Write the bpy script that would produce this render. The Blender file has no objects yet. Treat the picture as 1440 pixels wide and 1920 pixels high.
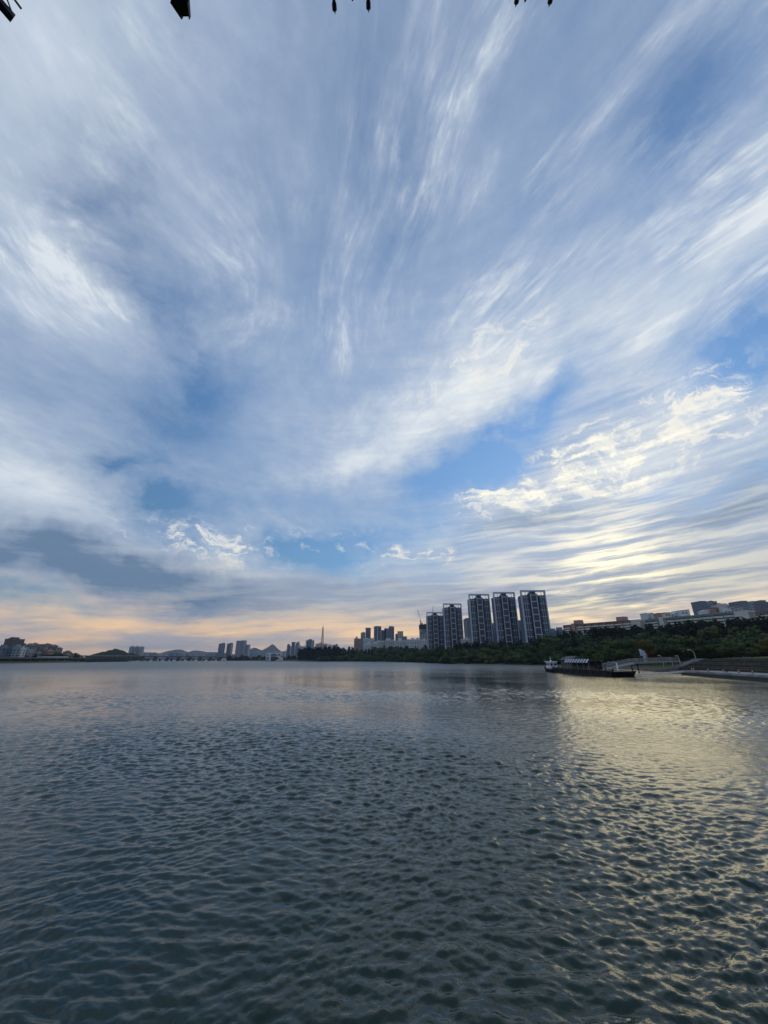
import bpy, bmesh, math, random
import numpy as np
from mathutils import Vector, Matrix

R = math.radians
scene = bpy.context.scene
COL = scene.collection
random.seed(11)
RNG = np.random.default_rng(7)

# ------------------------------------------------------------------ camera
CAM_H = 4.6                      # eye height over the water, metres
PITCH = R(20.94)
FOC = 721.4
cam_d = bpy.data.cameras.new("camera")
cam_d.sensor_fit = 'VERTICAL'
cam_d.sensor_height = 34.6
cam_d.sensor_width = 25.95
cam_d.lens = 13.0
cam_d.clip_start = 0.05
cam_d.clip_end = 60000
cam = bpy.data.objects.new("camera", cam_d)
COL.objects.link(cam)
cam.location = (0, 0, CAM_H)
cam.rotation_euler = (R(90) + PITCH, 0, 0)
scene.camera = cam

# ------------------------------------------------------------------ render / view
scene.view_settings.view_transform = 'Standard'
scene.view_settings.look = 'None'
scene.view_settings.exposure = 0.7
scene.view_settings.gamma = 1.0
scene.cycles.use_denoising = True
scene.cycles.max_bounces = 6
scene.cycles.glossy_bounces = 3
scene.cycles.transmission_bounces = 3
scene.cycles.volume_bounces = 0
scene.cycles.sample_clamp_indirect = 4.0

SUN_AZ, SUN_EL = R(31.0), R(10.0)
SUN_DIR = Vector((math.sin(SUN_AZ) * math.cos(SUN_EL), math.cos(SUN_AZ) * math.cos(SUN_EL), math.sin(SUN_EL)))

# ------------------------------------------------------------------ node helper
class NT:
    """small expression helper over a node tree"""
    def __init__(self, tree):
        self.t = tree
    def n(self, kind, **props):
        nd = self.t.nodes.new(kind)
        for k, v in props.items():
            setattr(nd, k, v)
        return nd
    def put(self, sock, v):
        if hasattr(v, 'is_output') or isinstance(v, bpy.types.NodeSocket):
            self.t.links.new(v, sock)
        else:
            sock.default_value = v
    def m(self, op, a, b=None, c=None, clamp=False):
        nd = self.n('ShaderNodeMath', operation=op, use_clamp=clamp)
        for i, v in enumerate((a, b, c)):
            if v is not None:
                self.put(nd.inputs[i], v)
        return nd.outputs[0]
    def add(self, a, b): return self.m('ADD', a, b)
    def sub(self, a, b): return self.m('SUBTRACT', a, b)
    def mul(self, a, b): return self.m('MULTIPLY', a, b)
    def clamp(self, a): return self.m('ADD', a, 0.0, clamp=True)
    def v(self, op, a, b=None, scale=None):
        nd = self.n('ShaderNodeVectorMath', operation=op)
        self.put(nd.inputs[0], a)
        if b is not None:
            self.put(nd.inputs[1], b)
        if scale is not None:
            self.put(nd.inputs['Scale'], scale)
        return nd.outputs['Value'] if op in ('DOT_PRODUCT', 'LENGTH', 'DISTANCE') else nd.outputs[0]
    def dot(self, a, b): return self.v('DOT_PRODUCT', a, b)
    def smooth(self, x, lo, hi, to0=0.0, to1=1.0):
        nd = self.n('ShaderNodeMapRange', interpolation_type='SMOOTHSTEP', clamp=True)
        for k, v in zip(('Value', 'From Min', 'From Max', 'To Min', 'To Max'), (x, lo, hi, to0, to1)):
            self.put(nd.inputs[k], v)
        return nd.outputs[0]
    def noise(self, vec, scale=1.0, detail=4.0, rough=0.5, dist=0.0, lac=2.0, color=False):
        nd = self.n('ShaderNodeTexNoise')
        if vec is not None:
            self.put(nd.inputs['Vector'], vec)
        nd.inputs['Scale'].default_value = scale
        nd.inputs['Detail'].default_value = detail
        nd.inputs['Roughness'].default_value = rough
        nd.inputs['Lacunarity'].default_value = lac
        nd.inputs['Distortion'].default_value = dist
        return nd.outputs['Color'] if color else nd.outputs[0]
    def comb(self, x, y, z=0.0):
        nd = self.n('ShaderNodeCombineXYZ')
        for i, v in enumerate((x, y, z)):
            self.put(nd.inputs[i], v)
        return nd.outputs[0]
    def sep(self, vec):
        nd = self.n('ShaderNodeSeparateXYZ')
        self.put(nd.inputs[0], vec)
        return nd.outputs
    def mix(self, f, a, b):
        nd = self.n('ShaderNodeMix', data_type='RGBA')
        self.put(nd.inputs[0], f)
        self.put(nd.inputs[6], a if not isinstance(a, tuple) else (*a, 1.0))
        self.put(nd.inputs[7], b if not isinstance(b, tuple) else (*b, 1.0))
        return nd.outputs[2]
    def addc(self, a, b, f=1.0):
        nd = self.n('ShaderNodeMix', data_type='RGBA', blend_type='ADD')
        self.put(nd.inputs[0], f)
        self.put(nd.inputs[6], a if not isinstance(a, tuple) else (*a, 1.0))
        self.put(nd.inputs[7], b if not isinstance(b, tuple) else (*b, 1.0))
        return nd.outputs[2]

# ------------------------------------------------------------------ world: evening sky behind thin cirrus and altocumulus
def build_world():
    w = bpy.data.worlds.new("World")
    scene.world = w
    w.use_nodes = True
    t = w.node_tree
    t.nodes.clear()
    N = NT(t)
    STR = 0.12
    d = N.v('NORMALIZE', N.n('ShaderNodeTexCoord').outputs['Generated'])
    dx, dy, dz = N.sep(d)
    up = N.m('MAXIMUM', dz, 0.0)
    sky = N.n('ShaderNodeTexSky', sky_type='NISHITA', sun_disc=False)
    sky.sun_elevation = SUN_EL
    sky.sun_rotation = SUN_AZ
    sky.altitude = 40
    sky.air_density = 1.0
    sky.dust_density = 0.25
    sky.ozone_density = 5.0
    # flat cloud deck seen from below
    inv = N.m('DIVIDE', 1.0, N.add(up, 0.085))
    px, py = N.mul(dx, inv), N.mul(dy, inv)
    p = N.comb(px, py)
    # domain warp
    wn = N.v('SUBTRACT', N.noise(p, 0.9, 2, 0.5, color=True), (0.5, 0.5, 0.5))
    pw = N.v('ADD', p, N.v('SCALE', wn, scale=0.55))
    # warped direction for the placed openings and banks
    wd = N.v('SUBTRACT', N.noise(d, 5.0, 6, 0.58, color=True), (0.5, 0.5, 0.5))
    dw = N.v('ADD', d, N.v('SCALE', wd, scale=0.19))

    def blobs(items):
        acc = None
        for az, el, sa, se, rot, amp in items:
            a, e, r = R(az), R(el), R(rot)
            t1 = Vector((math.cos(a), -math.sin(a), 0))
            t2 = Vector((-math.sin(a) * math.sin(e), -math.cos(a) * math.sin(e), math.cos(e)))
            u = (t1 * math.cos(r) + t2 * math.sin(r)) / math.sin(R(sa))
            q = (t2 * math.cos(r) - t1 * math.sin(r)) / math.sin(R(se))
            A, B = N.dot(dw, tuple(u)), N.dot(dw, tuple(q))
            g = N.m('POWER', math.e, N.mul(N.m('MULTIPLY_ADD', A, A, N.mul(B, B)), -1.0))
            acc = N.mul(g, amp) if acc is None else N.m('MULTIPLY_ADD', g, amp, acc)
        return acc

    # az, el, half widths, rotation, amount
    holes = blobs([
        (-38, 43, 6, 5, 0, 0.55), (-31, 34, 8, 6, 60, 0.6), (-33, 19.5, 7, 4, -30, 0.85), (-38, 22, 6, 3.5, 0, 0.45),
        (-11, 14.5, 10, 2.6, 0, 1.05), (13, 25, 8, 4, 15, 1.0), (21, 30.5, 7, 3.4, 45, 0.95), (29, 35, 6, 2.0, 45, 0.4),
        (51, 32, 6, 4, 30, 1.0), (52, 50, 5, 12, -20, 0.5), (47, 18, 8, 2.4, 12, 0.9), (37, 20, 5, 1.6, 10, 0.6), (-49, 49, 4, 7, 0, 0.6),
        (-43, 6.4, 7, 1.3, -3, 1.0), (-20, 5.5, 5, 1.2, 0, 0.3), (0, 18, 7, 2.2, 8, 0.55), (-20, 21, 6, 2.5, 10, 0.35), (3, 60, 5, 10, 0, 0.25)])
    white = blobs([
        (14, 37, 18, 7, 18, 0.85), (44, 27, 8, 5, 10, 0.75), (30, 23.5, 7, 3, 10, 0.6), (18, 21, 6, 2.2, 5, 0.45),
        (-47, 19, 12, 5.5, 0, 0.8), (-24, 13, 8, 2.5, 0, 0.55), (-6, 27.5, 10, 1.6, 12, 0.5), (48, 38, 10, 7, 30, 0.55),
        (-54, 43, 8, 7, 0, 0.28), (-62, 56, 9, 12, 0, 0.4), (-2, 14, 7, 2, 0, 0.3)])
    dark = blobs([
        (-45, 11.5, 13, 3.0, -10, 1.2), (-29, 9.2, 14, 2.4, -8, 1.15), (-5, 9.5, 16, 1.6, 0, 0.35), (36, 8.0, 16, 2.4, 2, 0.75), (47, 16, 9, 3, 8, 0.45),
        (22, 17.5, 9, 1.5, 8, 0.45), (10, 7.0, 16, 1.6, 0, 0.35), (47, 14, 10, 3, 5, 0.3)])
    puffz = blobs([
        (30, 24, 8, 4.0, 10, 1.0), (18, 21, 6, 2.5, 5, 0.9), (45, 26, 7, 5.0, 10, 0.7), (-24, 13, 7, 2.4, 0, 0.62),
        (-30, 15, 10, 2.5, 0, 0.35), (-8, 16, 9, 2.2, 0, 0.45), (6, 15, 8, 2.0, 0, 0.5), (17, 40, 9, 5, 20, 0.45)])

    combed = blobs([
        (14, 63, 9, 9, 0, 0.8), (40, 64, 12, 8, 0, 0.9), (48, 40, 12, 6, 35, 1.0), (58, 50, 6, 10, -20, 0.9), (22, 51, 8, 6, 0, 0.35),
        (-53, 43, 10, 7, 0, 0.65), (-60, 56, 10, 10, 0, 0.7), (-15, 55, 14, 10, 0, 0.3), (8, 50, 6, 6, 0, 0.4), (-30, 52, 8, 8, 0, 0.35), (-20, 30, 12, 8, 20, 0.25)])

    # thin veil, long cirrus filaments, small flocks
    veil = N.noise(N.v('MULTIPLY', pw, (1.0, 0.7, 1.0)), 1.5, 11, 0.68)
    ca, sa = math.cos(R(-16)), math.sin(R(-16))
    across = N.add(N.mul(px, ca), N.mul(py, -sa))
    along = N.add(N.mul(px, sa), N.mul(py, ca))
    bend = N.noise(p, 0.55, 2, 0.5)
    across = N.m('MULTIPLY_ADD', N.sub(bend, 0.5), 1.5, across)
    fil = N.noise(N.comb(N.mul(across, 6.0), N.mul(along, 1.7), 3.0), 1.0, 10, 0.66, 0.45)
    fil2 = N.noise(N.comb(N.mul(across, 19.0), N.mul(along, 4.2), 9.0), 1.0, 6, 0.68, 0.5)
    flock = N.noise(N.v('ADD', N.v('MULTIPLY', dw, (17.0, 17.0, 44.0)), (4.0, 2.0, 7.0)), 1.0, 8, 0.62, 0.3)
    dt = N.v('ADD', N.v('ADD', d, N.v('SCALE', wd, scale=0.022)), N.comb(0.0, 0.0, N.mul(dx, -0.05)))
    band = N.noise(N.v('MULTIPLY', dt, (3.4, 3.4, 24.0)), 1.0, 7, 0.58, 0.25)
    wisp = N.noise(N.v('ADD', N.v('MULTIPLY', dt, (5.0, 5.0, 62.0)), (1.0, 8.0, 3.0)), 1.0, 6, 0.6, 0.25)

    low = N.smooth(dz, 0.30, 0.04)
    fpatch = N.clamp(N.m('MULTIPLY_ADD', N.smooth(N.noise(p, 1.1, 3, 0.5), 0.44, 0.66), 0.45, combed))
    s1 = N.smooth(fil, 0.42, 0.70)
    s2 = N.smooth(fil2, 0.42, 0.72)
    streak = N.mul(N.mul(s1, N.m('MULTIPLY_ADD', s2, 0.9, 0.55)), N.m('MULTIPLY_ADD', fpatch, 0.78, 0.36))
    streak = N.mul(streak, N.smooth(dz, 0.45, 0.72, 0.10, 1.0))
    streak = N.mul(streak, N.smooth(N.noise(pw, 4.2, 4, 0.55), 0.34, 0.62, 0.35, 1.25))
    veilc = N.smooth(veil, 0.28, 0.72)
    puff = N.mul(N.smooth(N.m('MULTIPLY_ADD', puffz, 0.16, flock), 0.56, 0.72), N.clamp(N.mul(puffz, 1.6)))
    bandc = N.smooth(N.m('MULTIPLY_ADD', N.sub(wisp, 0.5), 0.32, band), 0.36, 0.66)

    sd = N.dot(d, tuple(SUN_DIR))
    cov = N.m('MULTIPLY_ADD', veilc, 0.42, 0.44)
    cov = N.m('MULTIPLY_ADD', white, 0.35, cov)
    cov = N.m('MULTIPLY_ADD', low, 0.34, cov)
    cov = N.m('MULTIPLY_ADD', dark, 0.6, cov)
    hn = N.noise(N.v('MULTIPLY', dw, (6.0, 6.0, 11.0)), 1.0, 6, 0.55, 0.3)
    cov = N.sub(cov, N.mul(holes, N.smooth(hn, 0.26, 0.70, 0.40, 1.10)))
    cov = N.m('MULTIPLY_ADD', streak, 0.42, cov)
    cov = N.m('MULTIPLY_ADD', puff, 0.9, cov)
    cov = N.m('MULTIPLY_ADD', N.m('POWER', math.e, N.mul(N.sub(1.0, sd), -30.0)), 0.9, cov)
    cov = N.m('MINIMUM', N.m('MAXIMUM', cov, 0.02), 0.99)

    # cloud light: white towards the sun, cool grey where thick or away from it
    g1 = N.m('POWER', math.e, N.mul(N.sub(1.0, sd), -260.0))
    g2 = N.m('POWER', math.e, N.mul(N.sub(1.0, sd), -26.0))
    g3 = N.m('POWER', math.e, N.mul(N.sub(1.0, sd), -5.0))
    thick = N.clamp(N.m('MULTIPLY_ADD', streak, 0.85, N.m('MULTIPLY_ADD', N.mul(white, N.smooth(veil, 0.3, 0.62, 0.45, 1.1)), 0.8, N.mul(veilc, 0.26))))
    col = N.mix(thick, (0.288, 0.382, 0.548), (0.630, 0.685, 0.740))
    col = N.mix(N.clamp(puff), col, (0.74, 0.74, 0.70))
    lowc = N.mix(bandc, (0.310, 0.325, 0.385), (0.500, 0.480, 0.430))
    col = N.mix(N.mul(low, 0.85), col, lowc)
    hor = N.smooth(dz, 0.15, 0.03)
    peach = N.mix(bandc, (0.400, 0.385, 0.410), (1.02, 0.640, 0.320))
    col = N.mix(N.mul(hor, 0.95), col, peach)
    col = N.mix(N.clamp(N.mul(dark, N.mul(N.m('MULTIPLY_ADD', bandc, -0.45, 1.08), N.smooth(veil, 0.32, 0.64, 0.62, 1.05)))), col, (0.120, 0.195, 0.310))
    glowmod = N.m('MULTIPLY_ADD', N.smooth(wisp, 0.38, 0.64), 0.95, 0.22)
    col = N.addc(col, N.v('SCALE', (0.19, 0.155, 0.08), scale=N.mul(N.mul(g3, 0.75), glowmod)))
    col = N.addc(col, N.v('SCALE', (0.22, 0.17, 0.06), scale=N.mul(g2, N.mul(glowmod, glowmod))))
    col = N.addc(col, N.v('SCALE', (0.46, 0.36, 0.12), scale=N.mul(g1, N.mul(glowmod, glowmod))))
    cc = N.v('SCALE', col, scale=1.0 / (STR * 1.414))
    hs = N.n('ShaderNodeHueSaturation')
    hs.inputs['Hue'].default_value = 0.494
    hs.inputs['Saturation'].default_value = 0.93
    N.put(hs.inputs['Value'], N.smooth(dz, 0.1, 0.75, 0.60, 1.15))
    N.put(hs.inputs['Color'], sky.outputs[0])
    final = N.mix(cov, hs.outputs[0], cc)
    bg = N.n('ShaderNodeBackground')
    N.put(bg.inputs['Color'], final)
    bg.inputs['Strength'].default_value = STR
    out = N.n('ShaderNodeOutputWorld')
    t.links.new(bg.outputs[0], out.inputs['Surface'])
    w.cycles.sampling_method = 'MANUAL'
    w.cycles.sample_map_resolution = 1024
build_world()

sun_d = bpy.data.lights.new("sun", 'SUN')
sun_d.energy = 0.05
sun_d.angle = R(17)
sun_d.color = (1.0, 0.80, 0.38)
sun = bpy.data.objects.new("sun", sun_d)
COL.objects.link(sun)
sun.rotation_euler = SUN_DIR.to_track_quat('Z', 'Y').to_euler()
sun.location = SUN_DIR * 100

# ------------------------------------------------------------------ helpers
CP, SP = math.cos(PITCH), math.sin(PITCH)
def at(px, py, Y):
    """world point seen on the photograph's line of sight (px, py) at forward distance Y"""
    t = (960 - py) / FOC
    zr = Y * (t * CP + SP) / (CP - t * SP)
    return Vector(((px - 720) / FOC * (Y * CP + zr * SP), Y, zr + CAM_H))

def tag(o, label=None, cat=None, group=None, kind=None):
    if label: o['label'] = label
    if cat: o['category'] = cat
    if group: o['group'] = group
    if kind: o['kind'] = kind
    return o

def empty(name, loc, rz=0.0):
    o = bpy.data.objects.new(name, None)
    o.empty_display_size = 0.5
    COL.objects.link(o)
    o.location = loc
    o.rotation_euler = (0, 0, rz)
    return o

class MB:
    """collects boxes, prisms and tubes, then links them as one mesh object"""
    def __init__(self):
        self.v, self.f = [], []
    def add(self, vs, fs):
        b = len(self.v)
        self.v += [tuple(q) for q in vs]
        self.f += [tuple(b + i for i in q) for q in fs]
        return self
    def box(self, x0, x1, y0, y1, z0, z1):
        vs = [(x, y, z) for z in (z0, z1) for y in (y0, y1) for x in (x0, x1)]
        return self.add(vs, [(0, 2, 3, 1), (4, 5, 7, 6), (0, 1, 5, 4), (2, 6, 7, 3), (0, 4, 6, 2), (1, 3, 7, 5)])
    def frustum(self, c0, w0, d0, c1, w1, d1):
        vs = []
        for c, w, d in ((c0, w0, d0), (c1, w1, d1)):
            vs += [(c[0] - w / 2, c[1] - d / 2, c[2]), (c[0] + w / 2, c[1] - d / 2, c[2]), (c[0] + w / 2, c[1] + d / 2, c[2]), (c[0] - w / 2, c[1] + d / 2, c[2])]
        return self.add(vs, [(3, 2, 1, 0), (4, 5, 6, 7), (0, 1, 5, 4), (1, 2, 6, 5), (2, 3, 7, 6), (3, 0, 4, 7)])
    def bar(self, a, b, w, h=None):
        a, b = Vector(a), Vector(b)
        h = h or w
        d = (b - a).normalized()
        s = d.cross(Vector((0, 0, 1)))
        if s.length < 1e-4: s = Vector((1, 0, 0))
        s.normalize()
        u = s.cross(d)
        vs = []
        for p in (a, b):
            vs += [p - s * w / 2 - u * h / 2, p + s * w / 2 - u * h / 2, p + s * w / 2 + u * h / 2, p - s * w / 2 + u * h / 2]
        return self.add(vs, [(3, 2, 1, 0), (4, 5, 6, 7), (0, 1, 5, 4), (1, 2, 6, 5), (2, 3, 7, 6), (3, 0, 4, 7)])
    def tube(self, pts, radii, seg=7):
        pts = [Vector(p) for p in pts]
        rings = []
        for i, p in enumerate(pts):
            d = (pts[min(i + 1, len(pts) - 1)] - pts[max(i - 1, 0)]).normalized()
            s = d.cross(Vector((0.3, 0.9, 0.1))).normalized()
            u = s.cross(d)
            r = radii[i] if hasattr(radii, '__len__') else radii
            rings.append([p + (s * math.cos(2 * math.pi * k / seg) + u * math.sin(2 * math.pi * k / seg)) * r for k in range(seg)])
        vs = [q for r_ in rings for q in r_]
        fs = []
        for i in range(len(rings) - 1):
            for k in range(seg):
                a, b = i * seg + k, i * seg + (k + 1) % seg
                fs.append((a, b, b + seg, a + seg))
        fs.append(tuple(range(seg - 1, -1, -1)))
        fs.append(tuple((len(rings) - 1) * seg + k for k in range(seg)))
        return self.add(vs, fs)
    def prism(self, poly, y0, y1):
        """outline in x,z pushed from y0 to y1"""
        n = len(poly)
        vs = [(x, y0, z) for x, z in poly] + [(x, y1, z) for x, z in poly]
        fs = [tuple(range(n)), tuple(range(2 * n - 1, n - 1, -1))]
        fs += [(i, i + n, (i + 1) % n + n, (i + 1) % n) for i in range(n)]
        return self.add(vs, fs)
    def slab(self, poly, z0, z1):
        """outline in x,y pushed from z0 to z1"""
        n = len(poly)
        vs = [(x, y, z0) for x, y in poly] + [(x, y, z1) for x, y in poly]
        fs = [tuple(range(n - 1, -1, -1)), tuple(range(n, 2 * n))]
        fs += [(i, (i + 1) % n, (i + 1) % n + n, i + n) for i in range(n)]
        return self.add(vs, fs)
    def mesh(self, name):
        me = bpy.data.meshes.new(name)
        me.from_pydata(self.v, [], self.f)
        me.update()
        return me
    def build(self, name, mat, parent=None, smooth=False):
        return link(name, self.mesh(name), mat, parent, smooth)

def link(name, me, mat, parent=None, smooth=False):
    if mat is not None and not me.materials:
        me.materials.append(mat)
    if smooth:
        me.polygons.foreach_set('use_smooth', [True] * len(me.polygons))
    o = bpy.data.objects.new(name, me)
    COL.objects.link(o)
    o.parent = parent
    return o

def grid_mesh(name, P):
    """P: (rows, cols, 3) array of points -> quad mesh"""
    r, c = P.shape[:2]
    me = bpy.data.meshes.new(name)
    idx = np.arange(r * c).reshape(r, c)
    q = np.stack([idx[:-1, :-1], idx[:-1, 1:], idx[1:, 1:], idx[1:, :-1]], -1).reshape(-1, 4)
    me.vertices.add(r * c)
    me.vertices.foreach_set('co', np.ascontiguousarray(P, dtype=np.float32).ravel())
    me.loops.add(q.size)
    me.loops.foreach_set('vertex_index', q.astype(np.int32).ravel())
    me.polygons.add(len(q))
    me.polygons.foreach_set('loop_start', np.arange(0, q.size, 4, dtype=np.int32))
    me.polygons.foreach_set('use_smooth', np.ones(len(q), dtype=bool))
    me.update(calc_edges=True)
    return me

# ------------------------------------------------------------------ materials
MATS = {}
def mat(name, col, rough=0.7, vary=0.25, scale=0.6, metallic=0.0, spec=0.4, rand=0.0, bump=0.0, stain=None, stretch=(1, 1, 1)):
    """plain surface with a mottled colour: weathering patches in object space, optional stain colour"""
    if name in MATS: return MATS[name]
    m = bpy.data.materials.new(name)
    m.use_nodes = True
    N = NT(m.node_tree)
    b = m.node_tree.nodes['Principled BSDF']
    tc = N.n('ShaderNodeTexCoord').outputs['Object']
    tc = N.v('MULTIPLY', tc, stretch)
    f = N.noise(tc, scale, 5, 0.6)
    lo = tuple(c * (1 - vary) for c in col)
    hi = tuple(min(1, c * (1 + vary)) for c in col)
    c = N.mix(N.smooth(f, 0.3, 0.7), lo, hi)
    if stain:
        c = N.mix(N.smooth(N.noise(tc, scale * 0.37, 4, 0.6), 0.52, 0.7), c, stain)
    if rand:
        oi = N.n('ShaderNodeObjectInfo').outputs['Random']
        hs = N.n('ShaderNodeHueSaturation')
        N.put(hs.inputs['Value'], N.m('MULTIPLY_ADD', oi, rand, 1 - rand / 2))
        N.put(hs.inputs['Color'], c)
        c = hs.outputs[0]
    N.put(b.inputs['Base Color'], c)
    N.put(b.inputs['Roughness'], N.m('MULTIPLY_ADD', f, 0.25, rough - 0.12))
    b.inputs['Metallic'].default_value = metallic
    b.inputs['Specular IOR Level'].default_value = spec
    if bump:
        bn = N.n('ShaderNodeBump')
        bn.inputs['Strength'].default_value = bump
        bn.inputs['Distance'].default_value = 0.05
        N.put(bn.inputs['Height'], f)
        N.put(b.inputs['Normal'], bn.outputs[0])
    MATS[name] = m
    return m

def foliage(name, col, col2, rand=0.5):
    m = bpy.data.materials.new(name)
    m.use_nodes = True
    N = NT(m.node_tree)
    b = m.node_tree.nodes['Principled BSDF']
    tc = N.n('ShaderNodeTexCoord').outputs['Object']
    f = N.noise(tc, 0.35, 3, 0.6)
    c = N.mix(N.smooth(f, 0.35, 0.65), col, col2)
    hs = N.n('ShaderNodeHueSaturation')
    oi = N.n('ShaderNodeObjectInfo').outputs['Random']
    N.put(hs.inputs['Value'], N.m('MULTIPLY_ADD', oi, rand, 1 - rand / 2))
    N.put(hs.inputs['Hue'], N.m('MULTIPLY_ADD', oi, -0.05, 0.525))
    N.put(hs.inputs['Color'], c)
    N.put(b.inputs['Base Color'], hs.outputs[0])
    b.inputs['Roughness'].default_value = 0.75
    b.inputs['Specular IOR Level'].default_value = 0.15
    return m

M_conc = mat('concrete', (0.30, 0.30, 0.29), 0.85, 0.25, 0.4, bump=0.3, stain=(0.17, 0.17, 0.15))
M_darkconc = mat('dark_concrete', (0.12, 0.12, 0.11), 0.9, 0.3, 0.3)
M_white = mat('white_wall', (0.54, 0.57, 0.59), 0.7, 0.08, 0.1, rand=0.3)
M_cream = mat('cream_wall', (0.55, 0.52, 0.45), 0.75, 0.08, 0.1, rand=0.3)
M_grey = mat('grey_wall', (0.26, 0.30, 0.36), 0.6, 0.08, 0.1, rand=0.35)
M_blue = mat('blue_grey_wall', (0.12, 0.165, 0.23), 0.5, 0.08, 0.1, rand=0.35)
M_tan = mat('tan_wall', (0.30, 0.22, 0.17), 0.7, 0.1, 0.1)
M_pink = mat('pink_wall', (0.36, 0.22, 0.19), 0.75, 0.12, 0.15)
M_rose = mat('dull_red_wall', (0.22, 0.10, 0.09), 0.75, 0.12, 0.15)
M_teal = mat('teal_wall', (0.14, 0.27, 0.24), 0.75, 0.12, 0.15)
M_balc = mat('balcony_panel', (0.58, 0.57, 0.52), 0.75, 0.1, 0.3)
M_glass = mat('window_glass', (0.010, 0.016, 0.024), 0.25, 0.3, 0.25, spec=0.6)
M_tglass = mat('tower_glass', (0.010, 0.030, 0.055), 0.25, 0.35, 0.12, spec=0.35)
M_trim = mat('tower_frame', (0.40, 0.46, 0.56), 0.5, 0.06, 0.1, spec=0.5)
M_trim2 = mat('tower_mullion', (0.30, 0.37, 0.47), 0.45, 0.06, 0.1)
M_maroon = mat('maroon_strip', (0.07, 0.02, 0.03), 0.5, 0.2, 0.2)
M_recess = mat('dark_recess', (0.025, 0.032, 0.045), 0.5, 0.2, 0.2)
M_steel = mat('dark_steel', (0.035, 0.035, 0.038), 0.55, 0.3, 3.0, metallic=0.6)
M_rust = mat('brown_steel', (0.10, 0.06, 0.045), 0.7, 0.3, 3.0, metallic=0.3)
M_galv = mat('galvanised_steel', (0.24, 0.245, 0.245), 0.55, 0.2, 1.5, metallic=0.3)
M_hull = mat('black_hull', (0.010, 0.011, 0.013), 0.6, 0.35, 0.8, spec=0.2, stain=(0.018, 0.014, 0.012))
M_deck = mat('barge_deck', (0.14, 0.14, 0.135), 0.85, 0.3, 0.8)
M_paint = mat('white_paint', (0.75, 0.77, 0.78), 0.45, 0.08, 1.2)
M_bluep = mat('blue_cloth', (0.06, 0.14, 0.42), 0.8, 0.15, 2.0)
M_whitec = mat('white_cloth', (0.56, 0.59, 0.63), 0.85, 0.1, 2.0)
M_red = mat('cone_orange', (0.60, 0.07, 0.035), 0.6, 0.15, 3.0)
M_tyre = mat('black_rubber', (0.015, 0.015, 0.016), 0.85, 0.2, 4.0)
M_trunk = mat('bark', (0.055, 0.042, 0.032), 0.95, 0.35, 2.0, stretch=(1, 1, 0.25))
M_court = mat('red_paving', (0.26, 0.09, 0.055), 0.9, 0.2, 0.4)
M_roofred = mat('roof_red', (0.24, 0.09, 0.06), 0.85, 0.2, 0.5)
M_house = [mat('house_wall_%d' % i, c, 0.85, 0.15, 0.3) for i, c in enumerate(((0.19, 0.16, 0.13), (0.15, 0.115, 0.095), (0.24, 0.23, 0.21), (0.12, 0.105, 0.095)))]
M_leaf = foliage('willow_leaves', (0.024, 0.042, 0.012), (0.052, 0.086, 0.022), 0.8)
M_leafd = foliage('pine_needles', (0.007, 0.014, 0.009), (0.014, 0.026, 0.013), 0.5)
M_leafy = foliage('yellowing_leaves', (0.060, 0.075, 0.016), (0.105, 0.085, 0.020), 0.3)

# ------------------------------------------------------------------ river
def water_material():
    m = bpy.data.materials.new('river_water')
    m.use_nodes = True
    N = NT(m.node_tree)
    b = m.node_tree.nodes['Principled BSDF']
    pos = N.n('ShaderNodeNewGeometry').outputs['Position']
    b.inputs['Base Color'].default_value = (0.009, 0.024, 0.016, 1)
    N.put(b.inputs['Roughness'], N.smooth(N.v('LENGTH', pos), 20.0, 320.0, 0.05, 0.32))
    b.inputs['IOR'].default_value = 1.333
    b.inputs['Specular Tint'].default_value = (0.90, 1.0, 0.93, 1)
    b.inputs['Specular IOR Level'].default_value = 0.68
    gust = N.smooth(N.noise(pos, 0.035, 3, 0.55), 0.35, 0.65, 0.35, 1.45)
    n1 = N.noise(N.v('MULTIPLY', pos, (0.85, 1.2, 1.0)), 2.4, 4, 0.55, 0.3)
    n2 = N.noise(pos, 9.0, 4, 0.6, 0.2)
    n0 = N.noise(N.v('MULTIPLY', pos, (0.8, 1.25, 1.0)), 0.55, 3, 0.5, 0.3)
    h = N.m('MULTIPLY_ADD', n0, 0.20, N.m('MULTIPLY_ADD', n2, 0.042, N.mul(n1, 0.075)))
    bn = N.n('ShaderNodeBump')
    N.put(bn.inputs['Strength'], gust)
    bn.inputs['Distance'].default_value = 0.34
    N.put(bn.inputs['Height'], h)
    N.put(b.inputs['Normal'], bn.outputs[0])
    return m

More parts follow.
